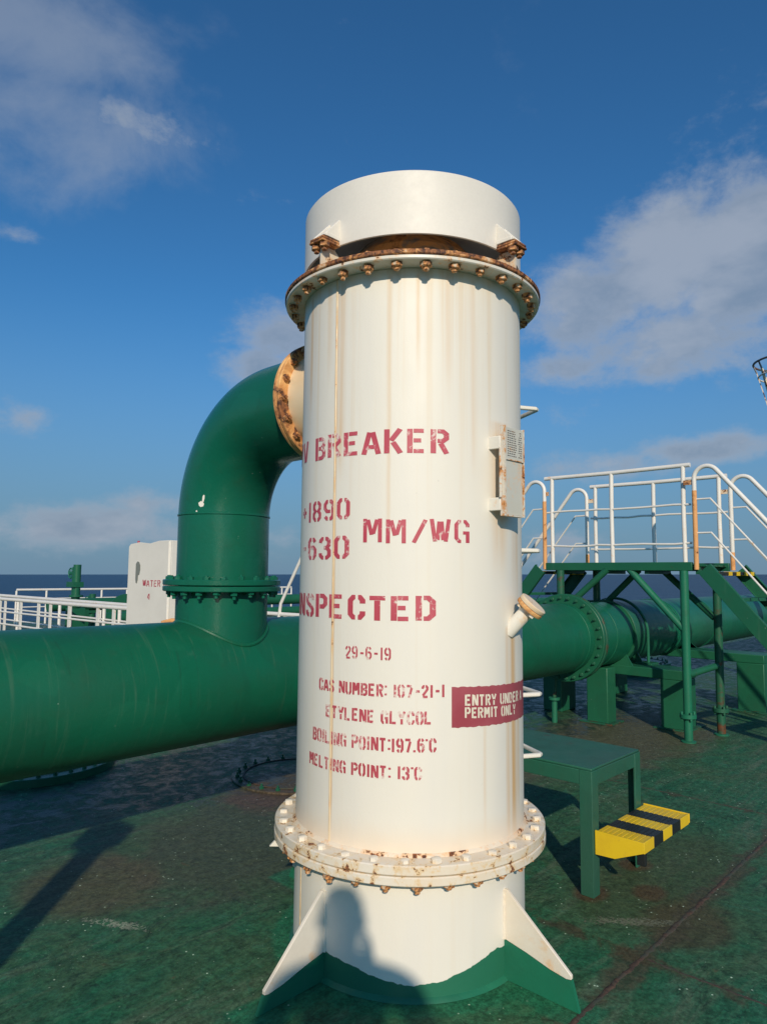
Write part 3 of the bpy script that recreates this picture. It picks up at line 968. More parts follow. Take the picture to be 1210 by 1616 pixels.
# foot brackets
for a, zl in ((180, 0.062), (-90, 0.105), (0, 0.08), (90, 0.06)):
    ca, sa = math.cos(R(a)), math.sin(R(a))
    b = MB()
    zi = zl + 0.045
    b.prism([(0.498, zi), (0.60, zi - .018), (0.70, zl + .004), (0.765, zl - .004), (0.785, zl), (0.785, zl + 0.014), (0.515, 0.335), (0.498, 0.335)], 0.014, (0, 0, 0), (ca, sa, 0), (0, 0, 1))
    gs = b.build('gusset', M['gusset'], T, 0.002)
    for s_ in (-1, 1):
        b = MB()
        off = Vector((-sa, ca, 0)) * 0.0085 * s_
        b.tube([Vector((ca, sa, 0)) * (0.5005 + random.uniform(-.0008, .0012)) + off + Vector((0, 0, zi + (0.332 - zi) * k / 24)) for k in range(25)],
               [random.uniform(.0045, .0065) for k in range(25)], 8)
        b.build('weld_bead', M['gusset'], gs)
    b = MB()
    b.prism([(0.498, 0.002), (0.815, 0.002), (0.786, zl - 0.001), (0.766, zl - .005), (0.70, zl + .003), (0.60, zi - .019), (0.498, zi - .001)], 0.0142, (0, 0, 0), (ca, sa, 0), (0, 0, 1))
    b.build('painted_foot', M['green_bright'], gs)
# sounding branch on the right
a = R(56 - 138.94)
er = Vector((math.cos(a), math.sin(a), 0))
et = Vector((-math.sin(a), math.cos(a), 0))
p0 = er * 0.485 + Vector((0, 0, 1.325))
dr = (er * 0.66 + Vector((0, 0, 0.75)) + et * 0.15).normalized()
b = MB()
b.tube([p0, p0 + dr * 0.13], 0.030, 24)
nz = b.build('sounding_branch', M['cream'], T)
q = dr.to_track_quat('Z', 'Y').to_matrix().to_4x4()
b = MB()
Mx = Matrix.Translation(p0 + dr * 0.13) @ q @ Matrix.Scale(0.93, 4)
b.lathe([(0.0, 0), (0.062, 0), (0.064, 0.003), (0.064, 0.015), (0.062, 0.017), (0, 0.017)], 40, Mx)
b.build('branch_flange', M['side_flange'], nz)
b = MB()
b.lathe([(0.0, 0.019), (0.062, 0.019), (0.064, 0.022), (0.064, 0.036), (0.060, 0.039), (0, 0.039)], 40, Mx)
cp = b.build('branch_cap', M['cap'], nz)
for k in range(4):
    t = PI / 4 + k * PI / 2
    b = MB()
    b.lathe([(0.012, 0.0), (0.012, -0.013)], 6, Mx @ Matrix.Translation((0.047 * math.cos(t), 0.047 * math.sin(t), 0)))
    b.build('nut', M['flange_low'], nz)
# rungs on the right-hand back
for z in (2.345, 1.675, 1.02, 0.75):
    aa = R(-30)
    er2 = Vector((math.cos(aa), math.sin(aa), 0))
    et2 = Vector((-math.sin(aa), math.cos(aa), 0))
    w = 0.13
    c0 = Vector((0, 0, z))
    pts = [er2 * 0.47 - et2 * w, er2 * 0.575 - et2 * w, er2 * 0.59 - et2 * (w - .015), er2 * 0.59 + et2 * (w - .015), er2 * 0.575 + et2 * w, er2 * 0.47 + et2 * w]
    b = MB()
    b.tube([p + c0 for p in pts], 0.0105, 10)
    b.build('rung', M['cream'], T)
# gauge board
px, gh = -0.004, 0.062
b = MB()
b.box((px - gh, -0.560, 1.8020), (px + gh, -0.545, 2.0250))
gb = b.build('gauge_board', M['panel'], T, 0.002)
b = MB()
b.box((px - gh - .004, -0.564, 2.0260), (px + gh + .004, -0.543, 2.1580))
tp = b.build('data_plate', M['panel'], gb, 0.002)
b = MB()
for i in range(12):
    zz = 2.0400 + i * 0.0092
    x0 = px - gh + .009
    while x0 < px + gh - .012:
        wv = random.uniform(0.005, 0.013)
        if abs(x0 - px - .015) > .010:
            b.box((x0, -0.5652, zz), (min(x0 + wv, px + gh - .004), -0.5642, zz + 0.0030))
        x0 += wv + 0.005
b.build('etched_lines', M['dark'], tp)
b = MB()
b.box((px - gh - .0095, -0.566, 1.7970), (px - gh - .0045, -0.541, 2.1630))
b.box((px + gh + .0045, -0.566, 1.7970), (px + gh + .0085, -0.541, 2.1630))
b.box((px - gh - .004, -0.565, 1.7960), (px + gh + .004, -0.541, 1.8015))
b.box((px - gh - .0038, -0.5655, 2.0235), (px + gh + .0038, -0.561, 2.0275))
b.build('rusty_edge', M['edge_rust'], gb)
for z in (1.8400, 2.0900):
    b = MB()
    b.box((px - gh - .020, -0.547, z - 0.022), (px - gh - .0105, -0.470, z + 0.030))
    b.build('standoff', M['cream'], gb, 0.003)
    b = MB()
    b.box((px + 0.02, -0.5445, z - 0.012), (px + 0.04, -0.48, z + 0.012))
    b.build('standoff', M['cream'], gb, 0.003)
b = MB()
b.tube([(px - gh - .024, -0.552, 1.8700), (px - gh - .024, -0.552, 2.0700)], 0.006, 10)
b.build('hinge_rod', M['edge_rust'], gb)
# stencilled writing
def line(s, az0, az1, z0, z1, m='red', hw=0.95, dz=0.0, r=0.5013, parent=None, name='stencil_word'):
    full = on_tower(az0, az1, z0, z1, r, dz)
    tot = sum(ADV.get(c, 1.0) for c in s)
    pos = 0
    for wd in s.split(' '):
        ln = sum(ADV.get(c, 1.0) for c in wd)
        mb = MB()
        text_mesh(mb, wd, lambda u, v, p=pos, l=ln: full((p + u * l) / tot, v), hw)
        mb.build(name, M[m], parent or shell)
        pos += ln + ADV[' ']
line('P/V BREAKER', -91.0, 18.8, 2.035, 2.131, hw=0.85)
line('+1890', -70, -27.2, 1.777, 1.862, hw=0.82)
line('-630', -70, -27.2, 1.620, 1.712, hw=0.82)
line('MM/WG', -22, 29.5, 1.682, 1.775, hw=0.68)
line('INSPECTED', -78, 12.8, 1.383, 1.477, hw=0.92)
line('29-6-19', -30.5, -7.8, 1.231, 1.279, 'red_thin', 0.8)
line('CAS NUMBER: 107-21-1', -47, 16, 1.094, 1.141, 'red_thin', 1.0)
line('ETYLENE GLYCOL', -41.8, 10.2, 0.994, 1.042, 'red_thin', 1.0)
line("BOILING POINT:197.6'C", -51.5, 12.3, 0.891, 0.941, 'red_thin', 1.0)
line("MELTING POINT: 13'C", -54.3, 6, 0.791, 0.838, 'red_thin', 1.0)
mb = MB()
vs, fs = [], []
n = 48
for i in range(n + 1):
    u = i / n
    a = R(18.7 + (92 - 18.7) * u - 138.94)
    e = 0.0015 * math.sin(i * 2.3) + 0.001 * math.sin(i * 5.1)
    for z in (0.979 - 0.022 * u + e, 1.132 - 0.024 * u + e):
        vs.append((0.5008 * math.cos(a), 0.5008 * math.sin(a), z))
mb.add(vs, [(2 * i, 2 * i + 2, 2 * i + 3, 2 * i + 1) for i in range(n)])
band = mb.build('red_band', M['band'], shell)
line('ENTRY UNDER A', 25, 70.5, 1.058, 1.100, 'band_text', 0.95, -0.022, 0.5016, band)
line('PERMIT ONLY', 25, 60.5, 1.012, 1.052, 'band_text', 0.95, -0.020, 0.5016, band)

# side branch with white flange towards the big elbow
b = MB()
My = Matrix.Translation((0, 0, 2.45)) @ Matrix.Rotation(-PI / 2, 4, 'X')     # local z -> +Y
b.lathe([(0.262, 0.40), (0.262, 0.588)], 64, My)
sb = b.build('side_branch', M['neck'], T)
b = MB()
b.ring(0.255, 0.318, 0.588, 0.612, 72, My)
b.build('side_flange', M['side_flange'], sb)
bolts(T, 'bolt', bolt_mesh('bolt_big', 0.019, 0.017, 0.010), M['rust_rim'], 0.290, 18, (0, 0.588, 2.45), (0, -1, 0), 0, 0.2)

# ------------------------------------------------------------------ main pipe with its riser and elbow
P = empty('main_pipe', (0, 1.5, 0), 'thick green horizontal pipe behind the white tower, with a tall elbow rising from it', 'pipe')
PC, PR = 0.93, 0.348
Mxx = Matrix.Translation((0, 1.5, PC)) @ Matrix.Rotation(PI / 2, 4, 'Y')     # local z -> +X
b = MB()
b.lathe([(PR, -7.0), (PR, -2), (PR, 4.10)], 96, Mxx)
b.build('pipe_run', M['pipe'], P)
b = MB()
b.lathe([(PR * 0.985, 4.21), (PR * .985, 12), (PR * .985, 25)], 96, Mxx)
b.build('pipe_run', M['pipe'], P)
for x0 in (4.105, 4.165):
    b = MB()
    b.ring(PR - 0.01, 0.443, x0, x0 + 0.045, 96, Mxx, 0.006)
    b.build('pipe_flange', M['green'] if x0 < 4.15 else M['green_rusty'], P)
bolts(P, 'bolt', bolt_mesh('bolt_pipe', 0.018, 0.016, 0.014), M['green_rusty'], 0.405, 28, (4.105, 1.5, PC), (-1, 0, 0), 0, 0.3)
bolts(P, 'bolt', bolt_mesh('bolt_pipe', 0.018, 0.016, 0.014), M['green_rusty'], 0.405, 28, (4.21, 1.5, PC), (1, 0, 0), 0, 0.3)
def girth(x, r=PR, name='girth_weld', wd=0.006):
    b = MB()
    b.lathe([(r - 0.002, x - wd), (r + 0.0035, x - wd * 0.4), (r + 0.0035, x + wd * 0.4), (r - 0.002, x + wd)], 96, Mxx)
    return b.build(name, M['pipe'], P)
girth(1.9); girth(-1.9); girth(4.62, PR * .985); girth(4.00)
for x in (6.25, 6.32, 6.39, 7.6):
    girth(x, PR * .985 + 0.006, 'band', 0.012)
# thick doubler band by the clamp
b = MB()
b.ring(PR * .985 - .004, PR + 0.018, 5.02, 5.16, 96, Mxx, 0.004)
b.build('saddle_band', M['green'], P)
# riser, riser flanges, elbow
RR = 0.270
b = MB()
b.lathe([(RR, PC + 0.1), (RR, 1.452)], 80, Matrix.Translation((0, 1.5, 0)))
b.build('riser', M['elbow'], P)
# junction weld: curve where riser meets the run
pts = []
for k in range(73):
    a = 2 * PI * k / 72
    x, y = RR * math.cos(a) * 1.01, RR * math.sin(a) * 1.01
    z = PC + math.sqrt(max(0, (PR * 1.004) ** 2 - y * y))
    pts.append((x, 1.5 + y, z))
b = MB()
b.tube(pts, 0.012, 8, False)
b.build('junction_weld', M['pipe'], P)
Mz = Matrix.Translation((0, 1.5, 0))
for (z0, z1) in ((1.452, 1.482), (1.487, 1.520)):
    b = MB()
    b.ring(RR - 0.01, 0.345, z0, z1, 80, Mz)
    b.build('riser_flange', M['elbow'], P)
bolts(P, 'bolt', bolt_mesh('bolt_riser', 0.021, 0.018, 0.014), M['elbow'], 0.310, 20, (0, 1.5, 1.452), (0, 0, -1), 0, 0.2)
bolts(P, 'bolt', bolt_mesh('bolt_riser2', 0.021, 0.016, 0.006), M['elbow'], 0.310, 20, (0, 1.5, 1.520), (0, 0, 1), 0, 0.2)
# elbow
EB = 0.56
ez = 2.45 - EB
path = [(0, 1.5, 1.515), (0, 1.5, ez)]
for k in range(1, 33):
    a = PI / 2 * k / 32
    path.append((0, 1.5 - EB * (1 - math.cos(a)), ez + EB * math.sin(a)))
path.append((0, 0.64, 2.45))
b = MB()
b.tube(path, RR, 80, False)
elb = b.build('elbow', M['elbow'], P)
b = MB()
b.ring(RR - 0.015, 0.316, 0.616, 0.640, 72, My)
b.build('elbow_flange', M['side_flange'], P)
for z in (ez + 0.01,):
    b = MB()
    b.lathe([(RR - .002, z - .010), (RR + .005, z - .004), (RR + .005, z + .004), (RR - .002, z + .010)], 80, Mz)
    b.build('girth_weld', M['elbow'], elb)
# chipped paint spot on the elbow, left side of the seam
chip = MB()
for (da, z, w, h) in ((0, ez + 0.060, 0.038, 0.030), (-2.0, ez + 0.092, 0.016, 0.040), (-5, ez + 0.128, 0.020, 0.034), (6, ez + 0.02, 0.010, 0.010), (2.5, ez + .14, .012, .012)):
    a0 = R(180 + 27 - da)
    rr = RR + 0.0015
    n = 7
    ring_ = []
    for k in range(n):
        t = 2 * PI * k / n
        aa = a0 + w * 0.5 * math.cos(t) / rr * random.uniform(.75, 1.2)
        zz = z + h * 0.6 * math.sin(t) * random.uniform(.8, 1.2)
        yy = -(EB * (1 - math.cos(math.asin(min(1, max(0, zz - ez) / EB)))))
        ring_.append((rr * math.cos(aa), 1.5 + yy + rr * math.sin(aa), zz))
    chip.add(ring_, [tuple(range(n))])
chip.build('bare_primer_spot', M['cream_clean'], elb)

# ------------------------------------------------------------------ pipe supports
def support(name, label, x, y0, y1, zt, yfar=None, wx=0.30, group='pedestals carrying the main pipe'):
    E_ = empty(name, (x, (y0 + y1) / 2, 0), label, 'pipe support', group)
    b = MB()
    b.box((x - wx / 2, y0, 0), (x + wx / 2, y1, zt))
    b.build('column', M['green'], E_, 0.01)
    b = MB()
    b.box((x - wx / 2 - .06, y0 - .06, 0), (x + wx / 2 + .06, y1 + .06, 0.014))
    b.build('foot_plate', M['green_rusty'], E_, 0.003)
    if yfar is not None:
        b = MB()
        b.box((x - wx / 2 + .003, yfar, 0), (x + wx / 2 - .003, yfar + (y1 - y0), zt))
        b.build('column', M['green'], E_, 0.01)
        b = MB()
        b.box((x - wx / 2 - .004, y0 - .004, zt), (x + wx / 2 + .004, yfar + (y1 - y0) + .004, zt + 0.10))
        b.build('crossbeam', M['green'], E_, 0.008)
        # saddle plates that cradle the pipe
        for dx in (-wx / 2 + .03, wx / 2 - .03):
            poly = [(-0.34, zt + .10), (0.34, zt + .10)]
            for k in range(13):
                t = -R(52) + R(104) * (12 - k) / 12
                poly.append((PR * 0.99 * math.sin(t), PC - PR * 0.99 * math.cos(t)))
            b = MB()
            b.prism(poly, 0.016, (x + dx, 1.5, 0), (0, 1, 0), (0, 0, 1))
            b.build('saddle', M['green'], E_)
    return E_
support('pipe_pedestal', 'green box pedestal under the main pipe, just beyond the bolted pipe joint', 4.80, 1.32, 1.56, 0.585, None, 0.20)
support('pipe_trestle', 'green trestle under the main pipe, directly behind the near walkway leg', 5.12, 0.62, 0.86, 0.50, 2.0, 0.34)
support('pipe_trestle', 'green trestle under the main pipe at the right edge, below the stair', 6.75, 0.30, 0.60, 0.56, 2.1, 0.36)
support('pipe_trestle', 'green trestle under the left end of the main pipe, hidden beyond the left edge', -4.2, 0.95, 1.2, 0.45, 1.8, 0.3)
# U clamp over the pipe
Uc = empty('pipe_clamp', (5.38, 1.5, 0.5), 'thin green U shaped clamp rod strapped over the main pipe beneath the walkway', 'clamp')
pts = [(5.3, 1.5 - PR - .03, 0.60)]
for k in range(25):
    a = PI - PI * k / 24
    pts.append((5.3, 1.5 + (PR + .03) * math.cos(a), PC + (PR + .03) * math.sin(a)))
pts.append((5.3, 1.5 + PR + .03, 0.60))
b = MB()
b.tube(pts, 0.016, 10)
b.build('rod', M['green_bright'], Uc)
b = MB()
b.box((5.2, 1.05, 0.585), (5.4, 1.95, 0.615))
b.build('clamp_plate', M['green'], Uc, .003)
# small drain below the joint
D = empty('drain_pipe', (4.49, 1.70, 0), 'small green drain pipe with a collar under the main pipe, nearest the tower', 'drain pipe')
b = MB()
b.tube([(4.40, 1.78, 0), (4.40, 1.78, 0.24)], 0.030, 16)
b.build('lower_pipe', M['green_bright'], D)
b = MB()
b.lathe([(0.06, 0.235), (0.06, 0.262)], 20, Matrix.Translation((4.40, 1.78, 0)))
b.build('collar', M['green_bright'], D, .003)
b = MB()
b.tube([(4.40, 1.78, 0.26), (4.40, 1.74, 0.66)], 0.020, 14)
b.build('upper_pipe', M['green_rusty'], D)

# ------------------------------------------------------------------ crossover walkway
W = empty('pipe_crossover', (4.8, 1.1, 0), 'green raised walkway with white railings and stairs, crossing the main pipe', 'walkway')
XN, XF = 4.52, 5.13
ZP = 1.69
b = MB()
b.box((XN + .012, 0.22, ZP - 0.03), (XF - .012, 1.86, ZP - 0.012))
b.build('platform_plate', M['green'], W, .002)
b = MB()
b.box((XN - .035, 0.34, ZP - 0.07), (XN + .008, 1.93, ZP + 0.012))
b.build('platform_edge', M['green'], W, .004)
b = MB()
b.box((XF - .008, 0.20, ZP - 0.07), (XF + .035, 1.80, ZP + 0.012))
b.build('platform_edge', M['green'], W, .004)
for y in (0.30, 0.80, 1.30, 1.80):
    b = MB()
    b.box((XN + .01, y - .02, ZP - .105), (XF - .01, y + .02, ZP - .032))
    b.build('joist', M['green'], W, .003)
def leg(x, y, z0, z1, m, flange=True, r=0.040):
    b = MB()
    b.tube([(x, y, z0), (x, y, z1)], r, 20)
    L_ = b.build('leg', M[m], W)
    if flange:
        b = MB()
        b.lathe([(0.075, 0.225), (0.075, 0.262)], 20, Matrix.Translation((x, y, 0)))
        for k in range(4):
            t = PI / 4 + PI / 2 * k
            b.lathe([(0.013, 0.205), (0.013, 0.285)], 6, Matrix.Translation((x + .06 * math.cos(t), y + .06 * math.sin(t), 0)))
        b.build('leg_collar', M[m], L_, .002)
        b = MB()
        b.lathe([(r + .028, 0.001), (r + .028, 0.012), (r + .004, 0.018)], 20, Matrix.Translation((x, y, 0)))
        b.build('leg_foot', M['green_bright'], L_)
    return L_
leg(4.50, 0.42, 0, ZP - .07, 'green_bright')
leg(5.05, 0.30, 0, ZP - .07, 'green_rusty')
leg(4.46, 1.72, 1.20, ZP - .07, 'green_rusty', False)
leg(5.10, 1.62, 1.20, ZP - .07, 'green', False)
for x in (4.46, 5.10):
    b = MB()
    b.box((x - .09, 1.56, 1.245), (x + .09, 1.84, 1.285))
    b.build('leg_shoe', M['green_rusty'], W, .004)
def brace(a, c, m='green', r=0.034):
    b = MB()
    b.tube([a, c], r, 14)
    b.build('brace', M[m], W)
brace((4.52, 0.97, ZP - .06), (4.50, 0.44, 1.06), 'green_bright')
brace((4.50, 1.20, ZP - .06), (4.46, 1.64, 1.24))
brace((5.10, 0.86, ZP - .06), (5.05, 0.33, 1.15))
brace((5.10, 1.12, ZP - .06), (5.10, 1.52, 1.25))
brace((4.50, 0.41, 0.63), (5.05, 0.31, 0.68), 'green')
# side railings
def railing(x, ys, zt, zm, y0, y1, name='handrail', skew=0.0):
    H_ = empty_child(name, W)
    for i, y in enumerate(ys):
        b = MB()
        b.bar((x, y, ZP - 0.02), (x, y + 0.012 * (i % 2), zt - .01), 0.044, 0.018, (1, 0, 0)) if False else b.tube([(x, y, ZP - .02), (x + .004, y + .006, (ZP + zt) / 2), (x, y, zt)], 0.022, 12)
        b.build('post', M['rail'], H_)
    b = MB()
    b.tube([(x, y0, zt + .008), (x, (y0 + y1) / 2, zt + .002), (x, y1, zt + .008)], 0.022, 14)
    b.build('top_rail', M['rail'], H_)
    for z in zm:
        b = MB()
        ptsr = [(x - .005, y0 + (y1 - y0) * k / 10, z + random.uniform(-.006, .006)) for k in range(11)]
        b.tube(ptsr, 0.011, 8)
        b.build('mid_rail', M['rail'], H_)
    return H_
def empty_child(name, parent):
    o = bpy.data.objects.new(name, None)
    sc.collection.objects.link(o)
    o.parent = parent
    o.empty_display_size = .1
    return o
H1 = railing(4.55, (1.86, 1.16, 0.42), 2.645, (2.265, 1.885), 1.95, 0.35)
H2 = railing(5.15, (1.64, 0.96, 0.28), 2.59, (2.225, 1.865), 1.70, 0.20)
# stair: stringers, treads, hooped handrails
def stair(sgn, y0n, y0f, tag_):
    sl = math.tan(R(51))
    ln = (ZP - 0.02) / sl
    for x, yy in ((4.50, y0n), (5.16, y0f)):
        b = MB()
        a_ = Vector((x, yy, ZP - .05))
        c_ = Vector((x, yy + sgn * ln, 0.02))
        b.bar(a_, c_, 0.012, 0.14, (0, 0, 1))
        off = Vector((0.028 if x < 4.8 else -.028, 0, 0))
        nrm = Vector((0, -sgn * math.sin(R(51)), math.cos(R(51)))) * 1
        nn = (c_ - a_).normalized().cross(Vector((1, 0, 0))).normalized()
        for s in (-1, 1):
            b.bar(a_ + nn * 0.068 * s + off * .72, c_ + nn * 0.068 * s + off * .72, 0.040 if s else 0, 0.008, (0, 0, 1))
        b.build('stringer', M['green'], W, .002)
    # treads
    nT = 6
    for k in range(nT + 1):
        f = (k + 0.25) / (nT + 1)
        z = ZP - .02 - f * ZP
        ya = y0n + sgn * (ZP - .02 - z) / sl
        yb = y0f + sgn * (ZP - .02 - z) / sl
        b = MB()
        b.add([(4.515, ya - .085, z), (5.145, yb - .085, z), (5.145, yb + .085, z), (4.515, ya + .085, z), (4.515, ya - .085, z - .03), (5.145, yb - .085, z - .03), (5.145, yb + .085, z - .03), (4.515, ya + .085, z - .03)],
              [(0, 1, 2, 3), (7, 6, 5, 4), (0, 4, 5, 1), (1, 5, 6, 2), (2, 6, 7, 3), (3, 7, 4, 0)])
        tr = b.build('tread', M['black'] if k == 0 else M['green'], W, .002)
        if k == 0:
            for u in (0.30, 0.52, 0.74, .93):
                b = MB()
                xx = 4.515 + 0.63 * u
                yy = ya + (yb - ya) * u
                b.box((xx - .035, yy - .091, z - .034), (xx + .03, yy + .091, z + .003))
                b.build('yellow_stripe', M['yellow'], tr)
    # hooped rails
    for x, yy, low in ((4.50, y0n - sgn * .07, 1), (5.15, y0f - sgn * .07, 0)):
        Hh = empty_child('stair_handrail', W)
        zt = 2.62 if x < 4.8 else 2.58
        b = MB()
        mm = M['rust_orange'] if low else M['rail']
        ztop_r = zt - 0.23 if low else ZP + .12
        b.tube([(x, yy, ZP - .06), (x, yy, ztop_r)], 0.0225, 14)
        b.build('lower_post', M['rust_orange'], Hh)
        path = [(x, yy, ztop_r), (x, yy, zt - 0.12)]
        rad = 0.115
        cy, cz = yy + sgn * rad, zt - rad
        for k in range(1, 13):
            a = PI - (PI - R(39)) * k / 12
            path.append((x, cy + sgn * rad * math.cos(a), cz + rad * math.sin(a)))
        ly, lz = path[-1][1], path[-1][2]
        # straight run parallel to the stair
        dz = lz - 0.92
        path.append((x, ly + sgn * dz / sl, 0.92))
        path.append((x, ly + sgn * (dz / sl + .06), 0.80))
        path.append((x, ly + sgn * (dz / sl + .06), 0.30))
        b = MB()
        b.tube(path, 0.0215, 14)
        b.build('hoop_rail', M['rail'], Hh)
        for zz, back in ((zt - .315, .15), (zt - .64, .15)):
            b = MB()
            y1 = yy + sgn * .145
            zend = 0.62 if zz < zt - .5 else 0.80
            ye = y1 + sgn * (zz - zend) / sl
            b.tube([(x, yy, zz), (x, y1, zz), (x, ye, zend)], 0.0095, 8)
            b.build('mid_rail', M['rail'], Hh)
        # stay to the platform railing
        b = MB()
        ry = {1: (0.42 if sgn < 0 else 1.86), 0: (0.28 if sgn < 0 else 1.64)}[low]
        b.box((x - .006, min(ry, yy) + .02, zt - 0.17), (x + .012, max(ry, yy) - .02, zt - 0.125))
        b.build('stay', M['rust_bolt'] if low else M['cream_rusty'], Hh)
stair(-1, 0.23, 0.10, 'right')
stair(1, 2.00, 1.82, 'left')

# ------------------------------------------------------------------ step table
TB = empty('step_table', (1.2, 3.7, 0), 'low green steel platform with a yellow and black step, right of the tower', 'step platform')
X0, X1, Y0, Y1, ZT = 0.87, 1.43, -0.43, 0.95, 0.61
b = MB()
b.box((X0, Y0, ZT - .012), (X1, Y1, ZT))
b.build('top_plate', M['table'], TB, .004)
b = MB()
b.box((X0 + .002, Y0 - .002, ZT - .085), (X1 - .002, Y0 + .012, ZT - .013))
b.box((X0 - .002, Y0 + .013, ZT - .085), (X0 + .012, Y1 - .013, ZT - .013))
b.box((X1 - .012, Y0 + .013, ZT - .085), (X1 + .002, Y1 - .013, ZT - .013))
b.box((X0 + .002, Y1 - .012, ZT - .085), (X1 - .002, Y1 + .002, ZT - .013))
b.build('skirt', M['table'], TB, .003)
for x, y, sx, sy in ((X0, Y0, 1, 1), (X1, Y0, -1, 1), (X0, Y1, 1, -1), (X1, Y1, -1, -1)):
    b = MB()
    L_ = 0.068
    a_ = (x - .004 * sx, y - .004 * sy)
    poly = [(0, 0), (L_, 0), (L_, .011), (.011, .011), (.011, L_), (0, L_)]
    vs = [(a_[0] + u * sx, a_[1] + w * sy, z) for z in (0.0, ZT - .012) for u, w in poly]
    n = 6
    b.add(vs, [tuple(range(n)), tuple(range(n, 2 * n))] + [(k, (k + 1) % n, n + (k + 1) % n, n + k) for k in range(n)])
    b.build('leg', M['table'], TB, .002)
# the step: two side plates and a slatted striped tread
ST = empty_child('step', TB)
sx0, sx1, sy0, sy1, sz = X0 + .012, X1 + .03, Y0 - .245, Y0 - .006, 0.315
for x in (sx0, sx1 - .008):
    b = MB()
    b.prism([(0, 0.004), (0.245, 0.004), (0.245, -0.042), (0.10, -0.105), (0, -0.11)], 0.008, (x + .004, Y0 - .008, sz), (0, -1, 0), (0, 0, 1))
    b.build('side_plate', M['yellow'], ST, .001)
n = 5
cols = ['yellow', 'black', 'yellow', 'black', 'yellow']
for k in range(n):
    xa = sx0 + .009 + (sx1 - sx0 - .018) * k / n
    xb = sx0 + .009 + (sx1 - sx0 - .018) * (k + 1) / n - .0008
    b = MB()
    for j in range(9):
        ya = sy0 + .006 + (sy1 - sy0 - .012) * j / 9
        b.box((xa, ya, sz - .020), (xb, ya + .0222, sz - (0 if cols[k] == 'yellow' else -.001)))
    if k in (2,):
        pass
    b.box((xa, sy0 - .006, sz - .048), (xb, sy0 + .003, sz + .004))
    b.box((xa, sy0 + .008, sz - .034), (xb, sy1 - .004, sz - .0215))
    b.build('tread_stripe', M[cols[k]], ST, .0012)
b = MB()
b.box((sx0 + .07, sy0 + .02, sz - .13), (sx0 + .095, sy0 + .06, sz - .035))
b.build('step_prop', M['black'], ST, .002)

# ------------------------------------------------------------------ deck plates with studs
def hatch(x, y, r, z, label, n=28, studs=True, m='green_rusty'):
    h = empty('deck_hatch', (x, y, 0), label, 'deck hatch', 'round bolted hatches set in the deck')
    b = MB()
    b.lathe([(r, 0.001), (r, z - .004), (r - .004, z), (0.0, z)], 72, Matrix.Translation((x, y, 0)))
    b.build('cover', M[m], h)
    b = MB()
    b.ring(r * .80, r * .83, z, z + .007, 72, Matrix.Translation((x, y, 0)), .002)
    b.build('rim', M['deckseam'], h)
    if studs:
        for k in range(n):
            a = 2 * PI * k / n
            b = MB()
            b.tube([(x + r * .91 * math.cos(a), y + r * .91 * math.sin(a), z - .002), (x + r * .91 * math.cos(a), y + r * .91 * math.sin(a), z + .035)], .008, 8)
            b.lathe([(.017, z - .001), (.017, z + .016)], 6, Matrix.Translation((x + r * .91 * math.cos(a), y + r * .91 * math.sin(a), 0)))
            b.build('stud', M['green'], h)
    return h
hatch(1.20, 2.20, 0.50, 0.014, 'round flat studded hatch in the reddish deck just left of the tower', 22, m='deck')
hatch(-0.14, 3.84, 0.60, 0.06, 'round studded hatch seen under the main pipe at the left edge', 30, m='green')
hatch(8.95, 2.95, 0.62, 0.17, 'round green hatch seen beneath the main pipe behind the walkway legs', 28, m='green_bright')

# ------------------------------------------------------------------ railing of the athwartships catwalk on the left
def rail_line(name, label, cat, pa, pb, n, zt, mids, m='rail', r=0.024, flat=False, wild=0.0):
    E_ = empty(name, (pa[0], pa[1], 0), label, cat)
    pa, pb = Vector(pa), Vector(pb)
    for k in range(n + 1):
        p = pa + (pb - pa) * (k / n + random.uniform(-wild, wild) / n)
        mm = M['rust_orange'] if k == 9 and wild > .25 else M[m]
        b = MB()
        if flat:
            b.box((p.x - .012, p.y - .045, p.z), (p.x + .012, p.y + .045, p.z + zt))
        else:
            b.tube([p, p + Vector((0, 0, zt))], r, 10)
        b.build('post', mm, E_)
    b = MB()
    b.tube([pa + Vector((0, 0, zt + r)), pb + Vector((0, 0, zt + r))], r * 1.15, 10)
    b.build('top_rail', M[m], E_)
    for z in mids:
        b = MB()
        b.tube([pa + Vector((0, 0, z)), pb + Vector((0, 0, z))], r * .6, 8)
        b.build('mid_rail', M[m], E_)
    return E_
rail_line('catwalk_railing', 'near white railing left of the locker, with flat posts and an orange rusted post', 'railing',
          (3.00, 15.6, 0), (3.30, 7.0, 0), 11, 0.92, (0.42, 0.68), flat=True, wild=0.45, r=0.032)
rail_line('catwalk_railing', 'second white railing just behind the near one on the left, with thin round posts', 'railing',
          (3.95, 18.5, 0), (3.95, 8.2, 0), 9, 0.90, (0.35, 0.62), wild=0.3, r=0.034)
rail_line('catwalk_railing', 'short stretch of white railing between the big elbow riser and the tower', 'railing',
          (3.42, 6.6, 0), (3.62, 3.9, 0), 4, 0.99, (0.4, 0.7), flat=True)
# lengthwise rails far behind at the ship's side
for k, (a, c_, lab) in enumerate((((5.2, 19.8, 0), (8.6, 19.8, 0), 'distant white rail section at the ship side, leftmost above the catwalk railing'),
                                 ((9.4, 19.8, 0), (11.6, 19.8, 0), 'distant white rail section at the ship side, just left of the green valve post'),
                                 ((13.6, 19.8, 0), (15.5, 19.8, 0), 'distant white rail section at the ship side, next to the white locker'),
                                 ((19.5, 17.2, 0), (22.5, 17.2, 0), 'distant white rail seen between the elbow riser and the tower'))):
    rail_line('side_railing', lab, 'railing', a, c_, 4, 0.98, (0.5, 0.74), r=0.03)
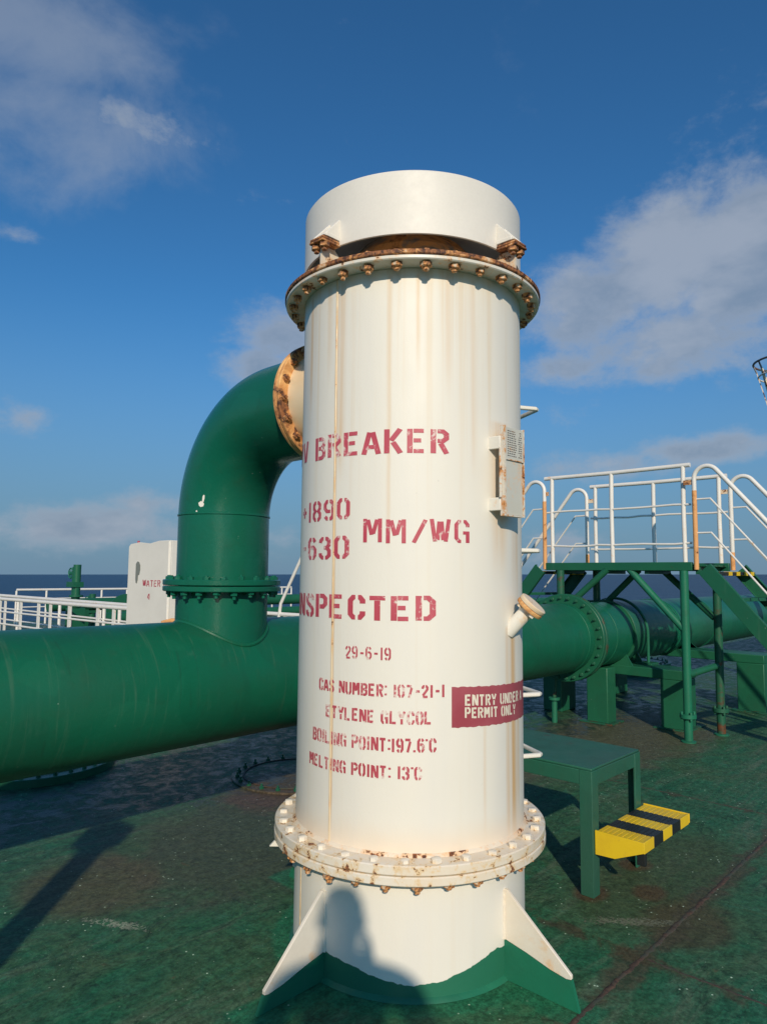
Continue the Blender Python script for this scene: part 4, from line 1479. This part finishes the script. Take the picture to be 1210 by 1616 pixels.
# stair with handrails behind, between riser and tower
LD = empty('inclined_ladder', (3.6, 5.4, 0), 'white handrails of an inclined ladder rising between the elbow riser and the tower', 'ladder')
for x, off, r in ((3.50, 0, 0.022), (4.15, -.02, 0.012)):
    b = MB()
    y_, z_ = 5.36 + off, 1.16
    b.tube([(x, y_ + .02, 0), (x, y_ + .02, 0.96), (x, y_ - .02, z_), (x, 4.0, z_ + 1.36 * 1.47)], r, 12)
    b.build('handrail', M['rail'], LD)
for x in (3.52, 4.13):
    b = MB()
    b.bar((x, 5.35, 0.05), (x, 4.1, 0.05 + 1.25 * 1.47), .03, .14)
    b.build('stringer', M['green'], LD)
for k in range(6):
    b = MB()
    y_ = 5.2 - k * .19
    b.box((3.54, y_ - .08, .2 + k * .28), (4.11, y_ + .08, .22 + k * .28))
    b.build('tread', M['green'], LD, .002)
b = MB()
b.box((3.45, 3.3, 1.80), (4.2, 4.12, 1.86))
b.build('landing', M['green'], LD, .004)
for x, y in ((3.5, 3.4), (4.15, 3.4)):
    b = MB()
    b.tube([(x, y, 0), (x, y, 1.8)], .04, 14)
    b.build('leg', M['green'], LD)
# white locker with key shaped openings
LK = empty('deck_locker', (3.3, 7.9, 0), 'tall white locker with grey keyhole opening and small red lettering, left of the elbow', 'locker')
lx0, lx1, ly0, ly1, lz0, lz1 = 3.0, 3.75, 7.34, 8.64, 0.62, 2.02
b = MB()
top = [(ly0, lz1 + .02), (ly0 + .35, lz1 + .02), (ly0 + .62, lz1 - .015), (ly0 + .95, lz1 + .012), (ly1 - .06, lz1 - .01), (ly1, lz1 - .05)]
poly = [(ly1, lz0), (ly0, lz0)] + top
b.prism(poly, 0.02, (lx0, 0, 0), (0, 1, 0), (0, 0, 1))
b.build('front_panel', M['cream_clean'], LK, .004)
b = MB()
b.box((lx0 + .012, ly0, lz0), (lx1, ly0 + .02, lz1 + .018))
b.box((lx0 + .012, ly1 - .02, lz0), (lx1, ly1, lz1 - .05))
b.box((lx1 - .02, ly0 + .022, lz0), (lx1 - .001, ly1 - .022, lz1 - .05))
b.box((lx0 + .012, ly0 + .022, lz1 - .09), (lx1 - .022, ly1 - .022, lz1 - .06))
b.build('casing', M['cream_clean'], LK, .004)
b = MB()
b.tube([(lx0 - .012, ly0 + .03, lz0), (lx0 - .012, ly0 + .03, lz1)], .018, 10)
b.build('corner_bead', M['cream_clean'], LK)
kh = [(0.00, .12), (.05, .16), (.10, .15), (.14, .10), (.145, .02), (.12, -.05), (.08, -.06), (.075, -.13), (.05, -.19), (.015, -.18), (0.0, -.12)]
b = MB()
b.prism([(-y, z) for y, z in kh], .004, (lx0 - .012, ly1 - .26, 1.57), (0, 1, 0), (0, 0, 1))
b.build('keyhole_opening', M['opening'], LK)
b = MB()
b.prism([(x * 1.6, z * 1.7) for x, z in kh], .004, (lx0 + .22, ly0 - .004, 1.50), (1, 0, 0), (0, 0, 1))
b.build('keyhole_opening', M['opening'], LK)
b = MB()
for z0_, z1_, s_, ya, yb in ((1.34, 1.44, 'WATER CU', ly1 - .50, ly1 - 1.35), (1.14, 1.23, '4', ly1 - .66, ly1 - .76)):
    text_mesh(b, s_, lambda u, v, z0_=z0_, z1_=z1_, ya=ya, yb=yb: (lx0 - .0135, ya + (yb - ya) * u, z0_ + (z1_ - z0_) * v), 0.7)
b.build('lettering', M['red'], LK)
for x in (lx0 + .06, lx1 - .06):
    for y in (ly0 + .08, ly1 - .08):
        b = MB()
        b.box((x - .03, y - .03, 0), (x + .03, y + .03, lz0))
        b.build('leg', M['rail'], LK, .003)
b = MB()
b.tube([(lx0 - .10, ly0 - .02, 0), (lx0 - .10, ly0 - .02, .83), (lx0 - .06, ly0 - .18, .86), (lx0 + .1, ly0 - .55, .86)], .035, 12)
b.build('rusty_bracket', M['rust_orange'], LK)
b = MB()
b.tube([(lx0 + .05, ly1 - .20, lz1 - .02), (lx0 + .05, ly1 - .20, lz1 + .04)], .02, 8)
b.build('red_knob', M['red'], LK)

# green valve posts and machinery beyond the catwalk
def valve(x, y, h, label, group=None):
    v = empty('valve_post', (x, y, 0), label, 'valve', group)
    b = MB()
    b.tube([(x, y, 0), (x, y, h)], .085, 14)
    b.tube([(x + .02, y + .17, h * .45), (x + .02, y + .17, h - .05)], .06, 10)
    b.box((x - .12, y - .10, h - .52), (x + .12, y + .28, h - .40))
    b.build('stem', M['green'], v)
    b = MB()
    for z in (.75, .98, 1.16):
        b.lathe([(.15, h - z), (.15, h - z + .05)], 18, Matrix.Translation((x, y, 0)))
    b.box((x - .16, y - .16, 0.02), (x + .16, y + .16, h - 1.0))
    b.build('bonnet', M['green'], v, .004)
    b = MB()
    Mw = Matrix.Translation((x - .02, y + .30, h - .20)) @ Matrix.Rotation(PI / 2, 4, 'Y')
    b.lathe([(.12, -.015), (.135, 0), (.12, .015), (.105, 0)], 24, Mw, True)
    for k in range(3):
        t = PI * k / 3
        b.tube([Mw @ Vector((.12 * math.cos(t), .12 * math.sin(t), 0)), Mw @ Vector((-.12 * math.cos(t), -.12 * math.sin(t), 0))], .01, 6)
    b.tube([(x, y + .05, h - .20), (x - .02, y + .34, h - .20)], .03, 10)
    b.build('handwheel', M['green_bright'], v)
    return v
valve(4.55, 14.2, 1.72, 'tall green valve post with a handwheel standing above the white railing on the left')
valve(8.8, 13.6, 1.12, 'low green valve post next to the white locker, farther back on the deck')
valve(6.2, 17.0, 0.95, 'low green valve post at the far left beyond both white railings')
def winch(x, y, s, label):
    w = empty('deck_winch', (x, y, 0), label, 'winch')
    Mw = Matrix.Translation((x, y, .45 * s)) @ Matrix.Rotation(PI / 2, 4, 'X')
    b = MB()
    b.lathe([(.42 * s, -.42 * s), (.42 * s, -.38 * s), (.2 * s, -.36 * s), (.2 * s, .36 * s), (.42 * s, .38 * s), (.42 * s, .42 * s)], 32, Mw)
    b.build('drum', M['green'], w)
    b = MB()
    b.box((x - .45 * s, y - .62 * s, 0), (x + .45 * s, y - .46 * s, .62 * s))
    b.box((x - .45 * s, y + .46 * s, 0), (x + .45 * s, y + .62 * s, .62 * s))
    b.box((x - .5 * s, y - .64 * s, 0.0), (x + .5 * s, y + .64 * s, .10 * s))
    b.build('bed', M['green_bright'], w, .01)
    return w
winch(6.2, 14.6, 1.15, 'green winch drum behind the white catwalk railing on the left')
winch(9.6, 18.0, 1.0, 'smaller green winch near the far ship side, right of the first')
# low far pipes on deck
for (y, z, r, lab) in ((12.8, .55, .12, 'thin green deck pipe running behind the catwalk railing, nearer of two'), (15.9, .72, .16, 'thicker green deck pipe behind the catwalk railing, farther of two')):
    p_ = empty('deck_pipe', (4.6, y, 0), lab, 'pipe')
    b = MB()
    b.tube([(4.6, y, z), (24, y, z)], r, 20)
    b.build('pipe_run', M['green'], p_)
    for x in (5.5, 9.5, 13.5, 17.5, 21.5):
        b = MB()
        b.box((x - .08, y - .1, 0), (x + .08, y + .1, z - r * .8))
        b.build('stand', M['green'], p_, .004)
# small posts between riser and tower
b = MB()
for k in range(1):
    pass
rp = empty('roller_post', (9.0, 9.6, 0), 'small cream post with a rusty foot behind the rail between riser and tower', 'post')
b = MB()
b.lathe([(.16, 0), (.12, .2), (.09, .9), (.12, 1.05), (0, 1.12)], 20, Matrix.Translation((9.0, 9.6, 0)))
b.build('bollard_body', M['rust_orange'], rp)

# ------------------------------------------------------------------ lamp basket on a mast, upper right
MA = empty('lamp_mast', (9.0, 0.42, 0), 'cream lamp mast topped by a tapered cage basket, cut by the right edge high up', 'lamp mast')
mx, my = 9.0, 0.42
b = MB()
b.tube([(mx, my, 0), (mx, my, 2.5), (mx, my, 4.06)], [.10, .085, .07], 20)
b.build('mast', M['cream'], MA)
b = MB()
Mm = Matrix.Translation((mx, my, 0))
b.lathe([(0, 4.03), (.33, 4.03), (.33, 4.07), (0, 4.07)], 32, Mm)
b.build('basket_floor', M['dark'], MA)
bk = empty_child('basket', MA)
b = MB()
pts = [(mx + .50 * math.cos(2 * PI * k / 40), my + .50 * math.sin(2 * PI * k / 40), 4.74) for k in range(41)]
b.tube(pts, .016, 8, False)
b.build('top_ring', M['dark'], bk)
b = MB()
pts = [(mx + .44 * math.cos(2 * PI * k / 40), my + .44 * math.sin(2 * PI * k / 40), 4.54) for k in range(41)]
b.tube(pts, .012, 8, False)
b.build('mid_ring', M['rail'], bk)
for k in range(10):
    a = 2 * PI * k / 10 + R(100)
    b = MB()
    p1 = Vector((mx + .32 * math.cos(a), my + .32 * math.sin(a), 4.07))
    p2 = Vector((mx + .455 * math.cos(a), my + .455 * math.sin(a), 4.62))
    b.bar(p1, p2, .045, .012, (math.cos(a), math.sin(a), 0))
    b.build('slat', M['cream_rusty'], bk)
    b = MB()
    p3 = Vector((mx + .50 * math.cos(a), my + .50 * math.sin(a), 4.74))
    b.tube([p2, p3], .012, 6)
    b.build('slat_tip', M['dark'], bk)
b = MB()
b.lathe([(0, 4.06), (.09, 4.07), (.10, 4.3), (.16, 4.36), (.17, 4.6), (.10, 4.68), (0, 4.70)], 24, Mm)
b.build('lamp_housing', M['cream'], MA)

# ------------------------------------------------------------------ things behind the viewer that throw the shadows seen on the deck
FD = Vector((math.cos(YAW), math.sin(YAW), 0))
SH = Vector((math.cos(SUN_AZ), math.sin(SUN_AZ), 0))
def caster(tip, h):
    p = Vector((tip[0], tip[1], 0)) - SH * (h / math.tan(SUN_EL))
    return p
p = caster((-0.34, 2.10), 1.55)  # unseen post, put in to cast the slanting shadow band
VP = empty('shadow_post', p, 'unseen green post with box head, added to throw the slanting shadow on the left deck', 'shadow post')
b = MB()
b.tube([(p.x, p.y, 0), (p.x, p.y, 1.42)], .075, 20)
b.build('pipe', M['green'], VP)
b = MB()
b.box((p.x - .12, p.y - .10, 1.42), (p.x + .10, p.y + .10, 1.58))
b.build('head', M['green'], VP, .015)
p = caster((-1.25, 2.85), 1.5)  # unseen box, added only to cast the wide shadow at the left
LB = empty('shadow_box', p, 'unseen green box on legs left of the viewer, added for its shadow', 'box')
b = MB()
b.box((p.x - .45, p.y - .35, .25), (p.x + .45, p.y + .35, 1.5))
b.build('body', M['green'], LB, .02)
b = MB()
for sx_ in (-1, 1):
    for sy_ in (-1, 1):
        b.box((p.x + .38 * sx_ - .03, p.y + .28 * sy_ - .03, 0), (p.x + .38 * sx_ + .03, p.y + .28 * sy_ + .03, .249))
b.build('legs', M['green'], LB)

def skin_body(name, pts, edges, rad, m, parent=None, sub=2, root=0):
    me = bpy.data.meshes.new(name)
    me.from_pydata([tuple(q) for q in pts], edges, [])
    o = bpy.data.objects.new(name, me)
    sc.collection.objects.link(o)
    sk = o.modifiers.new('skin', 'SKIN')
    sk.use_smooth_shade = True
    for i, v in enumerate(me.skin_vertices[0].data):
        r_ = rad[i]
        v.radius = r_ if isinstance(r_, tuple) else (r_, r_)
        v.use_root = (i == root)
    s_ = o.modifiers.new('sub', 'SUBSURF')
    s_.levels = s_.render_levels = sub
    me.materials.append(m)
    if parent:
        o.parent = parent
    return o
# the photographer: stands behind the lens, phone held up with both hands
hd = CAM - FD * 0.34
S_ = RT.normalized()
def L(f, s_, z):      # forward, right, up in body frame, origin on deck below the head
    return Vector((hd.x, hd.y, 0)) + FD * f + S_ * (s_ * 1.1 if z > 1.6 or abs(s_) < .15 else s_ * 1.22 + .02) + Vector((0, 0, z * 1.065 if z < 1.5 else z + .0975))
pts = [L(-.03, 0, .98), L(-.02, 0, 1.12), L(-.02, 0, 1.32), L(-.01, 0, 1.50), L(0, 0, 1.575), L(.01, 0, 1.66), L(.015, 0, 1.74), L(.01, 0, 1.79)]
rad = [(.16, .12), (.15, .11), (.18, .12), (.15, .10), .058, .078, .088, .055]
edg = [(0, 1), (1, 2), (2, 3), (3, 4), (4, 5), (5, 6), (6, 7)]
for s_ in (-1, 1):
    n = len(pts)
    pts += [L(-.03, .10 * s_, .90), L(.00, .13 * s_, .50), L(-.03, .14 * s_, .10), L(.02, .145 * s_, .045), L(.14, .16 * s_, .035)]
    rad += [.095, .062, .045, .045, .038]
    edg += [(0, n), (n, n + 1), (n + 1, n + 2), (n + 2, n + 3), (n + 3, n + 4)]
    n = len(pts)
    pts += [L(-.01, .19 * s_, 1.47), L(.03, .27 * s_, 1.23), L(.17, .16 * s_, 1.36), L(.255, .085 * s_, 1.40)]
    rad += [.062, .046, .036, .026]
    edg += [(3, n), (n, n + 1), (n + 1, n + 2), (n + 2, n + 3)]
PB = skin_body('person', pts, edg, rad, M['overall'])
tag(PB, 'person in orange overalls holding up a phone, whose shadow falls on the tower foot', 'person')
# face, ears, hair
fc = MB()
Mh = Matrix.Translation(L(.015, 0, 1.70)) @ FD.to_track_quat('Y', 'Z').to_matrix().to_4x4()
fc.lathe([(0, -.12), (.045, -.11), (.068, -.06), (.078, 0), (.078, .05), (.05, .095), (0, .11)], 24, Mh @ Matrix.Scale(1.16, 4, (0, 1, 0)))
for q in ((0.082, 0, .03), (-.082, 0, .03)):
    fc.lathe([(0, -.03), (.012, -.02), (.014, .02), (0, .03)], 8, Mh @ Matrix.Translation((q[0], 0, -.01)))
fc.add([Mh @ Vector(v) for v in ((0, .085, .01), (-.016, .085, -.035), (.016, .085, -.035), (0, .112, -.03))], [(0, 1, 3), (0, 3, 2), (1, 2, 3)])
fo = fc.build('head', M['skin'], PB)
hb = MB()
hb.lathe([(.084, .02), (.086, .05), (.06, .10), (0, .122)], 24, Mh @ Matrix.Translation((0, -.008, 0)) @ Matrix.Scale(1.16, 4, (0, 1, 0)))
hb.build('hair', M['black'], PB)
# hands: palm, four fingers and a thumb each
for s_ in (-1, 1):
    w = L(.255, .085 * s_, 1.40)
    palm = L(.285, .080 * s_, 1.448)
    hp = [w, palm]
    hr = [.024, (.030, .016)]
    he = [(0, 1)]
    for k in range(4):
        z = 1.50 - k * .020
        n = len(hp)
        hp += [L(.300, .082 * s_, z - .015), L(.318 - .004 * k, .072 * s_, z), L(.322 - .004 * k, .045 * s_, z + .002)]
        hr += [.010, .009, .008]
        he += [(1, n), (n, n + 1), (n + 1, n + 2)]
    n = len(hp)
    hp += [L(.285, .062 * s_, 1.448), L(.283, .045 * s_, 1.459)]
    hr += [.010, .009]
    he += [(1, n), (n, n + 1)]
    h_ = skin_body('hand', hp, he, hr, M['skin'], PB, 1)
pc = CAM - FD * 0.045
ph = MB()
ph.obox(pc, S_, FD, (0, 0, 1), .037, .004, .077)
po = ph.build('phone', M['glass'], None, .002)
tag(po, 'black phone held upright before the face of the person in orange overalls', 'phone')
